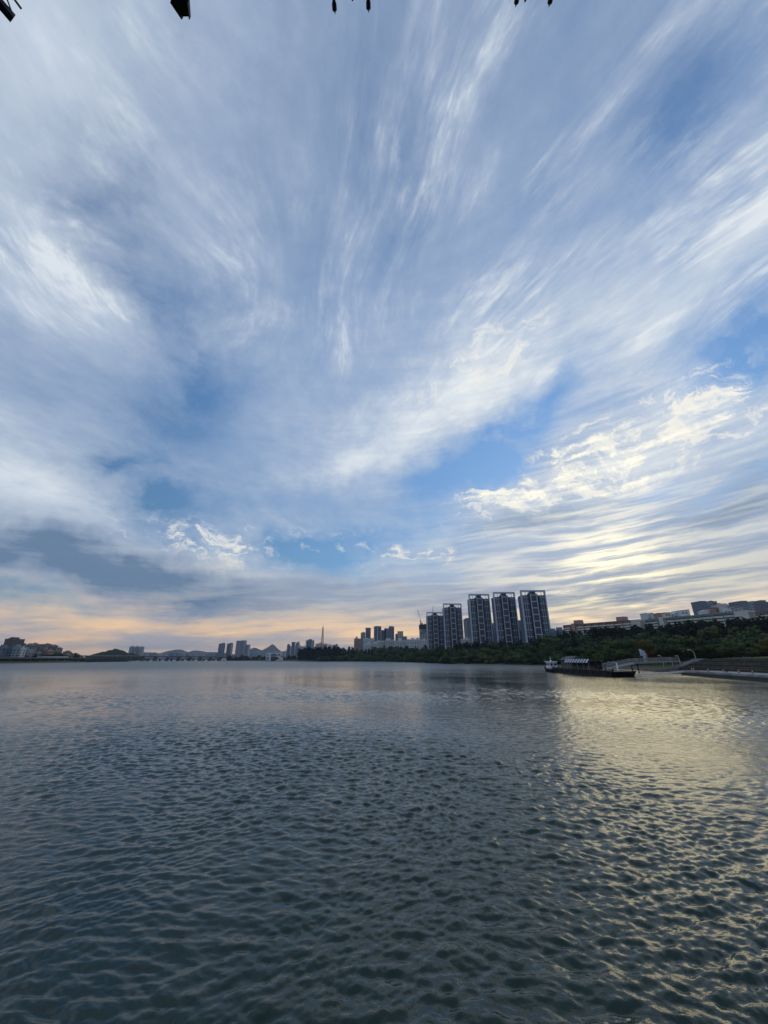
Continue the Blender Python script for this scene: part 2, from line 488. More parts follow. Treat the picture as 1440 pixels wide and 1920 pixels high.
def build_river():
    # one sheet in polar rows: fine where the ripples are large in view, coarse beyond
    rs = [0.5, 2.0, 4.0, 5.5, 6.5]
    r = 7.2
    while r < 260:
        rs.append(r)
        r += max(0.034, 0.0036 * r)
    rs += [290, 340, 410, 500, 600, 700, 900, 1200, 1700, 2600, 4500, 7000, 10200]
    rs = np.array(rs)
    fine = np.linspace(-51, 51, 800)
    az = np.radians(np.concatenate([[-180, -150, -120, -95, -80, -66, -58], fine, [58, 66, 80, 95, 120, 150, 180]]))
    rr, aa = np.meshgrid(rs, az, indexing='ij')
    X, Y = rr * np.sin(aa), rr * np.cos(aa)
    Z = np.zeros_like(X)
    dr = np.gradient(rs)[:, None]
    da = np.gradient(az)[None, :]
    cell = np.maximum(dr, rr * da)
    g = RNG
    nwave = 170
    lam = np.exp(g.uniform(math.log(0.11), math.log(1.15), nwave))
    k = 2 * math.pi / lam
    th = math.radians(-82) + g.normal(0, 0.75, nwave)
    ph = g.uniform(0, 2 * math.pi, nwave)
    slope = 0.027 * np.where(lam < 0.45, 1.0, (0.45 / lam) ** 0.75) * np.where(lam > 0.22, 1.0, (lam / 0.22) ** 0.6)
    # gusty patches
    G = np.zeros_like(X)
    for i in range(7):
        a, L = g.uniform(0, 6.28), g.uniform(14, 60)
        G += np.sin(2 * math.pi / L * (X * math.cos(a) + Y * math.sin(a)) + g.uniform(0, 6.28))
    G = np.clip(0.95 + 0.20 * G, 0.35, 1.5)
    wx = 0.25 * np.sin(X * 0.9 + 1.3 * np.sin(Y * 0.31)) + 0.3 * np.sin(Y * 0.37 + X * 0.21)
    for i in range(nwave):
        fade = np.clip((lam[i] / cell - 2.0) / 2.2, 0, 1)
        if not fade.any(): continue
        p = k[i] * (math.cos(th[i]) * (X + wx) + math.sin(th[i]) * (Y - 0.6 * wx)) + ph[i]
        Z += fade * slope[i] / k[i] * (np.sin(p) + 0.32 * np.cos(2 * p))
    Z *= G
    me = grid_mesh('river', np.stack([X, Y, Z], -1))
    o = link('river', me, water_material())
    tag(o, 'rippled dark green river reflecting the evening sky', kind='structure')
build_river()

# ------------------------------------------------------------------ ground: both banks and the river bed in one sheet
SHORE_R = [(60, -400), (66, 0), (74, 40), (80, 72), (87, 95), (95, 133), (103, 160), (113, 190), (122, 240), (128, 290), (125, 334), (104, 384), (72, 427),
           (57, 549), (19, 727), (-93, 898), (-200, 966), (-297, 1052), (-420, 1170), (-620, 2500), (-2500, 9000)]
SHORE_L = [(-430, -400), (-440, 300), (-446, 480), (-455, 600), (-482, 668), (-700, 960), (-1150, 1500), (-5200, 9000)]
POLY_R = SHORE_R + [(20000, 20000), (20000, -400)]
POLY_L = SHORE_L + [(-20000, 20000), (-20000, -400)]

def seg_dist(X, Y, line):
    D = np.full(X.shape, 1e9)
    for (x0, y0), (x1, y1) in zip(line[:-1], line[1:]):
        dx, dy = x1 - x0, y1 - y0
        t = np.clip(((X - x0) * dx + (Y - y0) * dy) / (dx * dx + dy * dy), 0, 1)
        D = np.minimum(D, np.hypot(X - x0 - t * dx, Y - y0 - t * dy))
    return D
def inside(X, Y, poly):
    r = np.zeros(X.shape, bool)
    n = len(poly)
    for i in range(n):
        (x0, y0), (x1, y1) = poly[i], poly[(i + 1) % n]
        if y0 == y1: continue
        c = ((Y < y0) != (Y < y1)) & (X < (x1 - x0) * (Y - y0) / (y1 - y0) + x0)
        r ^= c
    return r
def ground_z(X, Y):
    X, Y = np.asarray(X, float), np.asarray(Y, float)
    dR = seg_dist(X, Y, SHORE_R) * np.where(inside(X, Y, POLY_R), 1, -1)
    dL = seg_dist(X, Y, SHORE_L) * np.where(inside(X, Y, POLY_L), 1, -1)
    wild = np.interp(dR, [-30, -3, 0, 6, 25, 60, 150, 260, 4000], [-4, -0.8, 0.0, 0.55, 2.2, 3.5, 5.0, 7.5, 14])
    quay = np.interp(dR, [-30, -1, 0.4, 1.6, 9.5, 20.5, 55, 90, 125, 300, 4000], [-4, -3, -2.5, 0.95, 1.05, 4.7, 6.4, 6.9, 8.8, 9.8, 14])
    t = np.clip((Y - 150) / 55, 0, 1)
    t = t * t * (3 - 2 * t)
    zr = quay * (1 - t) + wild * t
    zl = np.interp(dL, [-30, -3, 0, 5, 30, 200, 4000], [-4, -0.8, 0.2, 2.2, 3.2, 5, 9])
    hill = 16 * np.exp(-(((X + 770) / 90) ** 2 + ((Y - 860) / 120) ** 2)) + 10 * np.exp(-(((X + 720) / 70) ** 2 + ((Y - 900) / 90) ** 2)) + 9 * np.exp(-(((X + 830) / 110) ** 2 + ((Y - 1060) / 120) ** 2))
    zl = zl + np.where(dL > 0, hill * np.clip(dL / 60, 0, 1), 0)
    bump = 0.18 * np.sin(X * 0.31 + 1.7 * np.sin(Y * 0.13)) * np.sin(Y * 0.27 + X * 0.09)
    z = np.where(dR > dL, zr, zl)
    return z + np.where(z > 0.2, bump, 0)
def gz(x, y): return float(ground_z(np.array([x]), np.array([y]))[0])

def ground_material():
    m = bpy.data.materials.new('bank_soil_and_grass')
    m.use_nodes = True
    N = NT(m.node_tree)
    b = m.node_tree.nodes['Principled BSDF']
    pos = N.n('ShaderNodeNewGeometry').outputs['Position']
    _, _, z = N.sep(pos)
    n = N.noise(pos, 0.16, 6, 0.6)
    grass = N.mix(N.smooth(n, 0.35, 0.65), (0.028, 0.044, 0.014), (0.065, 0.080, 0.022))
    soil = N.mix(N.smooth(N.noise(pos, 0.5, 5, 0.6), 0.35, 0.65), (0.070, 0.056, 0.042), (0.150, 0.125, 0.095))
    c = N.mix(N.smooth(N.m('MULTIPLY_ADD', n, 1.6, z), 1.7, 2.6), soil, grass)
    N.put(b.inputs['Base Color'], c)
    b.inputs['Roughness'].default_value = 0.95
    b.inputs['Specular IOR Level'].default_value = 0.1
    return m
def build_ground():
    def axis(*spans):
        out = []
        for a, b, st in spans: out += list(np.arange(a, b, st))
        return np.array(out + [spans[-1][1]])
    xs = axis((-17000, -2000, 3000), (-2000, -900, 100), (-900, -380, 14), (-380, 30, 16), (30, 260, 3), (260, 600, 17), (600, 2000, 140), (2000, 20000, 3000))
    ys = axis((-400, 40, 44), (40, 460, 3.2), (460, 1300, 14), (1300, 3000, 85), (3000, 10000, 1000))
    Y, X = np.meshgrid(ys, xs, indexing='ij')
    o = link('ground', grid_mesh('ground', np.stack([X, Y, ground_z(X, Y)], -1)), ground_material())
    tag(o, 'grassy and muddy river banks', kind='structure')
build_ground()

# far hills
def mountain(name, label, peaks, col):
    xs0 = min(p[0] - 3.0 * p[2] for p in peaks); xs1 = max(p[0] + 3.0 * p[2] for p in peaks)
    y0 = min(p[1] - 3.0 * p[3] for p in peaks); y1 = max(p[1] + 3.0 * p[3] for p in peaks)
    X, Y = np.meshgrid(np.linspace(xs0, xs1, 150), np.linspace(y0, y1, 50))
    Z = np.zeros_like(X)
    for (cx, cy, sx, sy, h, pw) in peaks:
        q = np.sqrt(((X - cx) / sx) ** 2 + ((Y - cy) / sy) ** 2)
        Z = np.maximum(Z, h * np.exp(-q ** pw))
    rough = np.zeros_like(X)
    for i in range(9):
        a, L = RNG.uniform(0, 6.28), (xs1 - xs0) * RNG.uniform(0.02, 0.12)
        rough += np.sin(6.28 / L * (X * math.cos(a) + Y * math.sin(a)) + RNG.uniform(0, 6.28)) / 9
    Z = Z * (1 + 0.13 * rough) - 12
    m = mat('wooded_slope_' + name, col, 0.95, 0.35, 0.004, spec=0.05)
    tag(link(name, grid_mesh(name, np.stack([X, Y, Z], -1)), m), label, kind='structure')
def peak(px, py, Y, wpx, sy, pw):
    p = at(px, py, Y)
    return (p.x, Y, wpx / FOC * Y * 0.93, sy, p.z + 12, pw)
mountain('mountain', 'pointed blue mountain on the horizon beyond the river bend', [peak(511, 1206.5, 6500, 22, 700, 0.95), peak(478, 1216, 6500, 34, 700, 1.7), peak(545, 1219, 6600, 40, 700, 1.6)], (0.035, 0.050, 0.035))
mountain('mountain_ridge', 'low blue mountain ridge beyond the long bridge', [peak(335, 1216.5, 8200, 26, 900, 1.3), peak(372, 1219.5, 8200, 34, 900, 1.5), peak(400, 1222.5, 8300, 70, 900, 1.8), peak(270, 1223, 8300, 70, 900, 1.8)], (0.035, 0.050, 0.035))
mountain('hill', 'dark wooded hill behind the left end of the bridge', [peak(219, 1217.5, 1500, 20, 120, 2.0), peak(200, 1222.5, 1500, 20, 120, 2.2), peak(243, 1225, 1500, 22, 120, 2.0)], (0.024, 0.038, 0.020))

# ------------------------------------------------------------------ buildings
def panes(mb, W, D, z0, z1, storey, cols, fx=0.62, fz=0.5, sides=True, out=0.06):
    """rows of window panes standing just proud of the front and side walls"""
    nz = max(1, int((z1 - z0) / storey))
    sz = (z1 - z0) / nz
    cw = W / cols
    for k in range(nz):
        a = z0 + k * sz + sz * (1 - fz) * 0.55
        b = a + sz * fz
        for c in range(cols):
            x0 = -W / 2 + c * cw + cw * (1 - fx) / 2
            mb.box(x0, x0 + cw * fx, -D / 2 - out, -D / 2 + 0.02, a, b)
        if sides:
            n2 = max(1, int(D / 5))
            for c in range(n2):
                y0 = -D / 2 + (c + 0.28) * D / n2
                y1 = y0 + D / n2 * 0.44
                mb.box(-W / 2 - out, -W / 2 + 0.02, y0, y1, a, b)
                mb.box(W / 2 - 0.02, W / 2 + out, y0, y1, a, b)

def block(name, label, px0, px1, top, Y, depth=14, wall=None, storey=3.1, cw=3.6, fx=0.62, fz=0.5, roofs=((0.5, 0.35, 3.0),), rz=0.0, group=None, cat='building', stripes=None, base=0.0, lean=0.0, roofmat=None, glass=None):
    """a block of flats or offices: wall, window_panes, parapet, stair_box"""
    p0, p1 = at(px0, top, Y), at(px1, top, Y)
    W, H = p1.x - p0.x, p0.z - base
    root = empty(name, ((p0.x + p1.x) / 2, Y + depth / 2, base), rz)
    tag(root, label, cat, group)
    MB().box(-W / 2, W / 2, -depth / 2, depth / 2, 0, H).build('wall', wall, root)
    mb = MB()
    cols = max(2, int(round(W / cw)))
    panes(mb, W, depth, max(4, H * 0.12), H - 1.2, storey, cols, fx, fz)
    tag(mb.build('window_panes', glass or M_glass, root), kind='stuff')
    pm = MB()
    t = 0.35
    pm.box(-W / 2 - 0.15, W / 2 + 0.15, -depth / 2 - 0.15, -depth / 2 + t, H, H + 1.1)
    pm.box(-W / 2 - 0.15, W / 2 + 0.15, depth / 2 - t, depth / 2 + 0.15, H, H + 1.1)
    pm.box(-W / 2 - 0.15, -W / 2 + t, -depth / 2 + t, depth / 2 - t, H, H + 1.1)
    pm.box(W / 2 - t, W / 2 + 0.15, -depth / 2 + t, depth / 2 - t, H, H + 1.1)
    pm.build('parapet', roofmat or wall, root)
    for (fx_, fw, h) in roofs:
        x = -W / 2 + W * fx_
        MB().box(x - W * fw / 2, x + W * fw / 2, -depth * 0.25, depth * 0.25, H + 0.02, H + h + 1.1).build('stair_box', wall, root)
    if stripes:
        for (fa, fb, m_) in stripes:
            MB().box(-W / 2 + W * fa, -W / 2 + W * fb, -depth / 2 - 0.35, -depth / 2 + 0.1, 1, H + 0.6).build('vertical_stripe', m_, root)
    return root

# --- the five framed glass towers
def framed_tower(label, px0, px1, top, Y, depth=20, bays=10, mirror=False):
    p0, p1 = at(px0, top, Y), at(px1, top, Y)
    W, H = p1.x - p0.x, p0.z
    root = empty('residential_tower', ((p0.x + p1.x) / 2, Y + depth / 2, 0))
    tag(root, label, 'tower', 'framed glass towers on the right bank')
    s = -1 if mirror else 1
    hw = W / 2
    D = depth
    gap = H * 0.036                # open slot under the crown beam
    roof = H - gap - H * 0.020
    def X(a, b):
        a, b = (a - 0.5) * W, (b - 0.5) * W
        return (min(a, b), max(a, b))
    # glass bodies: left wing, centre, right wing with dark recesses between
    for (a, b, y0) in ((0.05, 0.29, 0.0), (0.71, 0.95, 0.0)):
        x0, x1 = X(a, b)
        MB().box(x0, x1, -D / 2 + y0, D / 2, 0, roof).build('wing', M_tglass, root)
    x0, x1 = X(0.37, 0.62)
    MB().box(x0, x1, -D / 2 - 1.2, D / 2 - 1.0, 0, H - gap * 0.35 - H * 0.02).build('centre_bay', M_tglass, root)
    for (a, b, m_) in ((0.29, 0.37, M_recess), (0.62, 0.71, M_recess)):
        x0, x1 = X(a, b)
        MB().box(x0, x1, -D / 2 + 3.0, D / 2 - 0.5, 0, roof + gap * 0.5).build('recess', m_, root)
    x0, x1 = X(0.325, 0.350)
    MB().box(x0, x1, -D / 2 + 1.6, -D / 2 + 3.2, 0, roof).build('maroon_fin', M_maroon, root)
    # outer frame and crown
    for (a, b) in ((0.0, 0.042), (0.958, 1.0)):
        x0, x1 = X(a, b)
        MB().box(x0, x1, -D / 2 - 0.8, -D / 2 + 4.2, 0, H).build('frame_post', M_trim, root)
        MB().box(x0 + 0.3, x1 - 0.3, -D / 2 + 4.2, D / 2 - 1, 0, roof).build('side_wall', M_blue, root)
    MB().box(-hw, hw, -D / 2 - 0.8, -D / 2 + 4.2, H, H + H * 0.020).build('crown_beam', M_trim, root)
    for a in (0.175, 0.825):
        x0, x1 = X(a - 0.008, a + 0.008)
        MB().box(x0, x1, -D / 2 - 0.3, -D / 2 + 0.5, roof, H).build('crown_post', M_trim, root)
    x0, x1 = X(0.40, 0.60)
    MB().box(x0, x1, -D / 2 + 1, D / 2 - 5, H - gap * 0.35 - H * 0.02, H - 0.02).build('roof_plant', M_recess, root)
    # vertical fins
    fin = None
    for a in (0.13, 0.21, 0.79, 0.87):
        w = 0.016
        x0, x1 = X(a - w / 2, a + w / 2)
        MB().box(x0, x1, -D / 2 - 0.4, -D / 2 + 0.1, 0, roof + 0.3).build('fin', M_trim2, root)
    for a in (0.37, 0.62):
        x0, x1 = X(a - 0.014, a + 0.014)
        MB().box(x0, x1, -D / 2 - 1.7, -D / 2 - 0.5, 0, H - gap * 0.35 - H * 0.02).build('fin', M_trim, root)
    # storey-group ledges: bays of the centre, offset ledges on the wings
    cell = roof / bays
    for i in range(1, bays + 1):
        z = i * cell
        x0, x1 = X(0.372, 0.618)
        MB().box(x0, x1, -D / 2 - 1.55, -D / 2 - 1.0, z - 0.6, z + 0.6).build('ledge', M_trim, root)
        for (a, b) in ((0.05, 0.29), (0.71, 0.95)):
            x0, x1 = X(a, b)
            zz = z - cell * 0.30
            MB().box(x0, x1, -D / 2 - 0.28, -D / 2 + 0.1, zz - 0.5, zz + 0.5).build('ledge', M_trim2, root)
    # floor lines
    fl = MB()
    nf = int(roof / 3.1)
    for k in range(1, nf):
        z = k * roof / nf
        for (a, b, y) in ((0.05, 0.29, -D / 2), (0.71, 0.95, -D / 2), (0.372, 0.618, -D / 2 - 1.2)):
            x0, x1 = X(a, b)
            fl.box(x0, x1, y - 0.12, y + 0.05, z - 0.16, z + 0.16)
    tag(fl.build('floor_lines', M_recess, root), kind='stuff')
    sd = MB()
    for k in range(1, nf):
        z = k * roof / nf
        for sx in (-1, 1):
            sd.box(*( (hw - 0.35, hw - 0.2) if sx > 0 else (-hw + 0.2, -hw + 0.35)), -D / 2 + 3, -D / 2 + 5.2, z - 0.9, z + 0.7)
            sd.box(*( (hw - 0.35, hw - 0.2) if sx > 0 else (-hw + 0.2, -hw + 0.35)), -D / 2 + 9, -D / 2 + 11.2, z - 0.9, z + 0.7)
    tag(sd.build('side_windows', M_glass, root), kind='stuff')
    return root
framed_tower('shortest framed glass tower, leftmost of the five, beside the concrete core and crane', 800, 831.5, 1149.5, 820)
framed_tower('second framed glass tower from the left, overlapping the shortest one', 831, 865, 1133.5, 780)
framed_tower('third framed glass tower from the left, the middle one of the five', 879, 917, 1116, 730, mirror=True)
framed_tower('fourth framed glass tower from the left, just left of the widest one', 925, 965, 1112.5, 705, mirror=True)
framed_tower('widest and tallest framed glass tower, rightmost of the five', 976, 1022, 1109, 670, mirror=True)

# --- tower under construction, with its crane, and the crane behind
def crane(label, base, tip, mast_bottom):
    root = empty('tower_crane', (mast_bottom[0], mast_bottom[1], 0))
    tag(root, label, 'crane', 'cranes over the towers')
    o = Vector(root.location)
    MB().bar(Vector(mast_bottom) - o, Vector(base) - o, 1.3).build('mast', M_rust, root)
    b, t = Vector(base) - o, Vector(tip) - o
    jb = MB().bar(b, t, 0.6)
    jb.build('jib', M_rust, root)
    back = b - (t - b).normalized() * 7
    back.z = b.z + 1.0
    cj = MB().bar(b, back, 0.8).build('counter_jib', M_rust, root)
    MB().box(back.x - 1.2, back.x + 1.2, back.y - 1, back.y + 1, back.z - 1.6, back.z + 0.4).build('counterweight', M_conc, root)
    MB().box(b.x - 1, b.x + 1, b.y - 1, b.y + 1, b.z - 1.5, b.z + 1.5).build('cab', M_steel, root)
    MB().bar(b + Vector((0, 0, 7)), t, 0.18).bar(b + Vector((0, 0, 7)), back, 0.18).bar(b, b + Vector((0, 0, 7)), 0.4).build('stay', M_rust, root)
def construction():
    r = block('unfinished_tower', 'grey concrete tower under construction with dark netting at its top and a crane', 787, 803, 1172, 980, 18, M_conc, 3.4, 5, 0.5, 0.35, roofs=((0.25, 0.3, 4.5), (0.75, 0.4, 2.5)), cat='tower')
    W = at(803, 1172, 980).x - at(787, 1172, 980).x
    H = at(787, 1172, 980).z
    MB().box(-W / 2 - 0.6, W / 2 + 0.6, -9.6, 9.6, H - 9, H + 1.4).build('safety_net', M_steel, r)
    MB().box(-W / 2 + W * 0.42, -W / 2 + W * 0.86, -9.55, -8.9, H - 17, H - 9).build('formwork', M_blue, r)
    a = at(788.5, 1166, 988)
    crane('tower crane with raised jib on top of the unfinished tower', a, at(783, 1142.5, 988), (a.x, a.y, 60))
    a = at(810, 1156, 880)
    crane('tower crane jib rising behind the shortest framed tower', a, at(812.5, 1136, 880), (a.x, a.y, 0))
construction()

G1 = 'mid-rise blocks left of the framed towers'
block('apartment_tower', 'tan apartment tower with a round turret, leftmost of the cluster beside the trees', 664, 676, 1198, 1160, 14, M_tan, roofs=(), group=G1)
def turret():
    r = [o for o in COL.objects if o.name.startswith('apartment_tower') and o.type == 'EMPTY'][-1]
    H = at(664, 1198, 1160).z
    x = at(668.5, 1198, 1160).x - r.location.x
    MB().tube([(x, 0, H), (x, 0, H + 5), (x, 0, H + 6.4), (x, 0, H + 7.2)], [2.6, 2.6, 1.6, 0.3], 12).build('turret', M_tan, r)
turret()
block('apartment_tower', 'blue grey tower with a stepped top, right of the tan turret tower', 676.5, 684.5, 1187, 1200, 16, M_grey, roofs=((0.6, 0.6, 2.5),), group=G1)
block('apartment_tower', 'slender slate blue tower, second tall one from the turret tower', 685.5, 695, 1178, 1220, 16, M_blue, fx=0.35, roofs=((0.45, 0.8, 1.0),), group=G1)
block('apartment_tower', 'tall tower with white pier stripes, widest of the mid-rise group', 701, 715, 1175, 1190, 16, M_blue, fx=0.72, fz=0.62, roofs=((0.5, 0.5, 1.2),), group=G1, stripes=((0.0, 0.07, M_trim), (0.45, 0.53, M_trim), (0.93, 1.0, M_trim)))
block('apartment_tower', 'lower dark blue tower wedged right of the white striped tower', 715, 721, 1182, 1210, 14, M_blue, roofs=(), group=G1)
block('apartment_tower', 'half dark half pale tower left of the tallest slate tower', 720.5, 729, 1179, 1220, 14, M_grey, roofs=((0.5, 0.9, 0.8),), group=G1, stripes=((0.0, 0.45, M_recess),))
block('apartment_tower', 'tall slate tower, rightmost of the mid-rise towers before the brown roofs', 729, 739, 1175.5, 1180, 16, M_blue, fx=0.4, roofs=((0.4, 0.7, 1.5),), group=G1)
block('office_block', 'beige office block with a flat projecting roof behind the white slabs', 745.5, 756, 1184.5, 1140, 16, M_cream, fx=0.85, fz=0.55, cw=5, roofs=((0.5, 1.05, 0.8),), group=G1)
block('office_block', 'narrow dark block left of the beige office block', 741.5, 746, 1189, 1150, 14, M_blue, roofs=(), group=G1)
block('office_block', 'dark block with a brown roof band, right of the beige office block', 755.5, 763, 1194, 1120, 14, M_recess, fx=0.5, fz=0.7, roofs=(), group=G1, stripes=((0.1, 0.2, M_trim), (0.45, 0.55, M_trim), (0.8, 0.9, M_trim)), roofmat=M_rose)
block('slab_block', 'pale bluish slab block behind the low white flats, left part', 681, 702.5, 1198, 1100, 12, M_white, fx=0.45, group=G1, roofs=((0.3, 0.14, 2), (0.8, 0.14, 2)))
block('slab_block', 'low white flats with dark balconies at the left edge of the white row', 684, 698, 1207.5, 1040, 12, M_white, fx=0.7, fz=0.45, cw=5, group=G1)
block('slab_block', 'low white flats, second of the white row above the trees', 699.5, 710, 1205.5, 1035, 12, M_white, fx=0.7, fz=0.45, cw=5, group=G1)
block('slab_block', 'cream slab block in the middle of the white row', 706, 722.5, 1202.5, 1060, 12, M_cream, fx=0.7, fz=0.42, cw=6, group=G1, roofs=((0.25, 0.15, 2), (0.7, 0.15, 2)))
block('slab_block', 'stepped white slab block just left of the grey flats', 722, 739, 1200, 1050, 12, M_white, fx=0.7, fz=0.45, cw=5, group=G1, roofs=((0.35, 0.5, 3.2),))
block('slab_block', 'pale flats with a gabled roof box in front of the beige office block', 738.5, 763, 1202, 1030, 12, M_white, fx=0.5, fz=0.45, cw=5, group=G1, roofs=((0.48, 0.3, 6.0), (0.85, 0.1, 2)))
block('slab_block', 'white slab with two brown roof boxes left of the unfinished tower', 763, 790, 1199.5, 950, 12, M_white, fx=0.7, fz=0.45, cw=5.5, group=G1, roofs=((0.42, 0.22, 3.4), (0.76, 0.22, 3.4)))
block('slab_block', 'small white block at the foot of the shortest framed tower', 789, 803, 1200.5, 930, 12, M_white, fx=0.5, fz=0.45, cw=4.5, group=G1)

G2 = 'blocks seen in the gaps between the framed towers'
block('slab_block', 'pale blank end of a slab block left of the third framed tower', 874.5, 884, 1160, 760, 30, M_grey, fx=0.25, fz=0.3, cw=9, group=G2, roofs=((0.3, 0.4, 1),))
block('slab_block', 'low white building at the foot of the gap left of the third framed tower', 866, 886, 1199, 745, 12, M_white, fx=0.7, fz=0.45, group=G2)
block('slab_block', 'grey block with white balcony dots right of the third framed tower', 914, 927, 1188, 760, 16, M_grey, fx=0.5, fz=0.5, group=G2, roofs=((0.55, 0.3, 5),))
block('slab_block', 'narrow grey tower peeking out left of the fourth framed tower', 921.5, 930, 1172, 790, 16, M_grey, fx=0.5, group=G2)
block('slab_block', 'striped grey apartment block between the fourth and widest framed towers', 962, 979, 1180, 740, 16, M_grey, fx=0.8, fz=0.45, cw=5, group=G2, roofs=((0.3, 0.4, 3),))
block('slab_block', 'dark block peeking out left of the widest framed tower', 973, 980, 1164, 780, 16, M_blue, group=G2, roofs=())

block('apartment_tower', 'small blue block with flat top, left one of the pair beside the pink slab', 1034.5, 1043.5, 1184, 600, 12, M_blue, fx=0.5, roofs=((0.5, 0.95, 3.4),), group='pair of small blue blocks')
block('apartment_tower', 'small blue block with flat top, right one of the pair touching the pink slab', 1047.5, 1057, 1182, 600, 12, M_blue, fx=0.5, roofs=((0.5, 0.95, 3.6),), group='pair of small blue blocks')

# --- long slab blocks with balcony bands, running towards the viewer
def long_slab(label, A, B, wall, endwall, storeys, bays, stairs, depth=11, boxes=(), group='long slab blocks above the embankment'):
    """A, B: (px, py_of_roof, Y) of the left and right roof ends"""
    a, b = at(*A), at(*B)
    H = (a.z + b.z) / 2
    d = Vector((b.x - a.x, b.y - a.y, 0))
    L = d.length
    root = empty('long_apartment_slab', (a.x, a.y, 0), math.atan2(d.y, d.x))
    tag(root, label, 'building', group)
    MB().box(0, L, 0.0, depth, 0, H).build('wall', M_balc if endwall is None else endwall, root)
    MB().box(-0.2, L * 0.9, -1.5, depth + 0.2, H, H + 1.3).build('roof_band', wall, root)
    sh = 2.9
    bw = (L * 0.9) / bays
    for i in range(bays + 1):
        x = i * bw
        MB().box(x - 0.5, x + 0.5, -1.5, 0.0, H - storeys * sh - 6, H).build('party_wall', wall, root)
    for i in range(bays):
        x0, x1 = i * bw + 0.5, (i + 1) * bw - 0.5
        if i in stairs:
            MB().box(x0 + bw * 0.2, x1 - bw * 0.2, -2.2, 0.0, H - storeys * sh - 6, H + 2.5).build('stair_tower', M_pink if wall is M_rose else M_balc, root)
            continue
        for s in range(storeys):
            z = H - 0.7 - (s + 1) * sh + 0.9
            MB().box(x0, x1, -1.45, -1.2, z - 0.9, z + 0.75).build('balcony_panel', M_balc, root)
            MB().box(x0, x1, -0.25, 0.05, z + 0.75, z + 1.95).build('window_band', M_glass, root)
    MB().box(L * 0.9, L, -1.7, depth, H - storeys * sh - 8, H + 1.2).build('end_block', endwall or M_cream, root)
    for (fx_, w, h) in boxes:
        x = L * fx_
        MB().box(x - w / 2, x + w / 2, 1.5, depth - 2, H + 1.3, H + h).build('roof_box', M_pink if wall is M_rose else wall, root)
    # shaft windows on the near end
    return root
long_slab('long dull pink apartment slab with white balcony bands above the dark trees', (1057.5, 1174.5, 540), (1200, 1163, 455), M_rose, M_cream, 6, 9, (1,), boxes=((0.19, 9, 6.5), (0.77, 10, 6.0)))
long_slab('long pale green apartment slab with white balcony bands, right of the pink one', (1204, 1164, 470), (1402, 1147.5, 372), M_teal, M_balc, 5, 10, (2,), boxes=())
long_slab('brick red apartment slab cut off by the right edge of the picture', (1401, 1153.5, 430), (1500, 1140, 360), M_rose, M_balc, 4, 6, (), boxes=())

# --- white buildings with slanted tops behind the green slab
def wedge(label, px0, px1, y0, y1, Y, wall, depth=14):
    """top edge slants from y0 at px0 to y1 at px1"""
    a, b = at(px0, y0, Y), at(px1, y1, Y)
    root = empty('slant_roof_block', ((a.x + b.x) / 2, Y, 0))
    tag(root, label, 'building', 'slant roofed blocks behind the green slab')
    w = (b.x - a.x) / 2
    MB().prism([(-w, 0), (w, 0), (w, b.z), (-w, a.z)], 0, depth).build('wall', wall, root)
    roof = MB()
    roof.prism([(-w - 0.3, a.z + 0.02), (w + 0.3, b.z + 0.02), (w + 0.3, b.z + 0.7), (-w - 0.3, a.z + 0.7)], -0.4, depth + 0.4)
    roof.build('roof', M_rose if wall is not M_white else wall, root)
    zt = min(a.z, b.z)
    for i in range(2):
        MB().box(-w * 0.6 + i * w * 0.7, -w * 0.6 + i * w * 0.7 + w * 0.4, -0.08, 0.05, zt - 3.2, zt - 1.6).build('window', M_glass, root)
wedge('white block with a steep roof falling to the right, first behind the green slab', 1212.5, 1222, 1150, 1156, 520, M_white)
wedge('white block with a dark red sloping roof, second behind the green slab', 1223, 1234.5, 1150, 1157, 515, M_cream)
wedge('pale pink block with a brown roof line, third behind the green slab', 1236, 1244, 1150, 1153, 505, M_pink)
wedge('flat topped cream block, fourth behind the green slab', 1244.5, 1258, 1149.5, 1149, 500, M_cream)
wedge('white block whose roof climbs to the right, left of the broad white block', 1262, 1274, 1152, 1146, 500, M_white)
wedge('broad white block with a nearly flat roof, last of the slanted row', 1274, 1292, 1145.5, 1143.5, 495, M_white)
wedge('low white block left of the pink round fronted one behind the green slab', 1326, 1340, 1146, 1141, 450, M_white)
wedge('pink broad block behind the green slab below the grey towers', 1337, 1358, 1140, 1141, 445, M_pink)
wedge('white block with a long slanted roof right of the pink block', 1353, 1372, 1136, 1143, 440, M_white)
wedge('grey gabled block just left of the rightmost tower group', 1374, 1391, 1141, 1137, 440, M_grey)

G3 = 'grey towers behind the green slab'
block('apartment_tower', 'slate tower with a blank end wall behind the middle of the green slab', 1313.5, 1324, 1128, 600, 20, M_blue, fx=0.2, fz=0.3, cw=6, roofs=(), group=G3)
block('apartment_tower', 'grey blue balcony tower touching the blank slate tower', 1325, 1335, 1130, 610, 18, M_grey, roofs=((0.5, 0.4, 1.5),), group=G3)
block('apartment_tower', 'grey blue balcony tower joined to the blank slate tower, right part', 1335, 1344, 1128.5, 620, 18, M_blue, roofs=((0.5, 0.4, 1.5),), group=G3)
block('apartment_tower', 'lowest grey tower of the left group, at its right end', 1344, 1351, 1132, 620, 18, M_grey, roofs=(), group=G3)
block('apartment_tower', 'pale beige tower standing behind the white slanted roof', 1352, 1372, 1134.5, 580, 18, M_cream, roofs=((0.6, 0.5, 2),), group=G3)
block('apartment_tower', 'slate tower with a blank end wall, the one nearer the right edge', 1389.5, 1401, 1128, 520, 20, M_blue, fx=0.2, fz=0.3, cw=6, roofs=(), group=G3)
block('apartment_tower', 'pale grey balcony tower right of the rightmost blank slate tower', 1401.5, 1412, 1130, 525, 18, M_grey, roofs=((0.5, 0.4, 1),), group=G3)
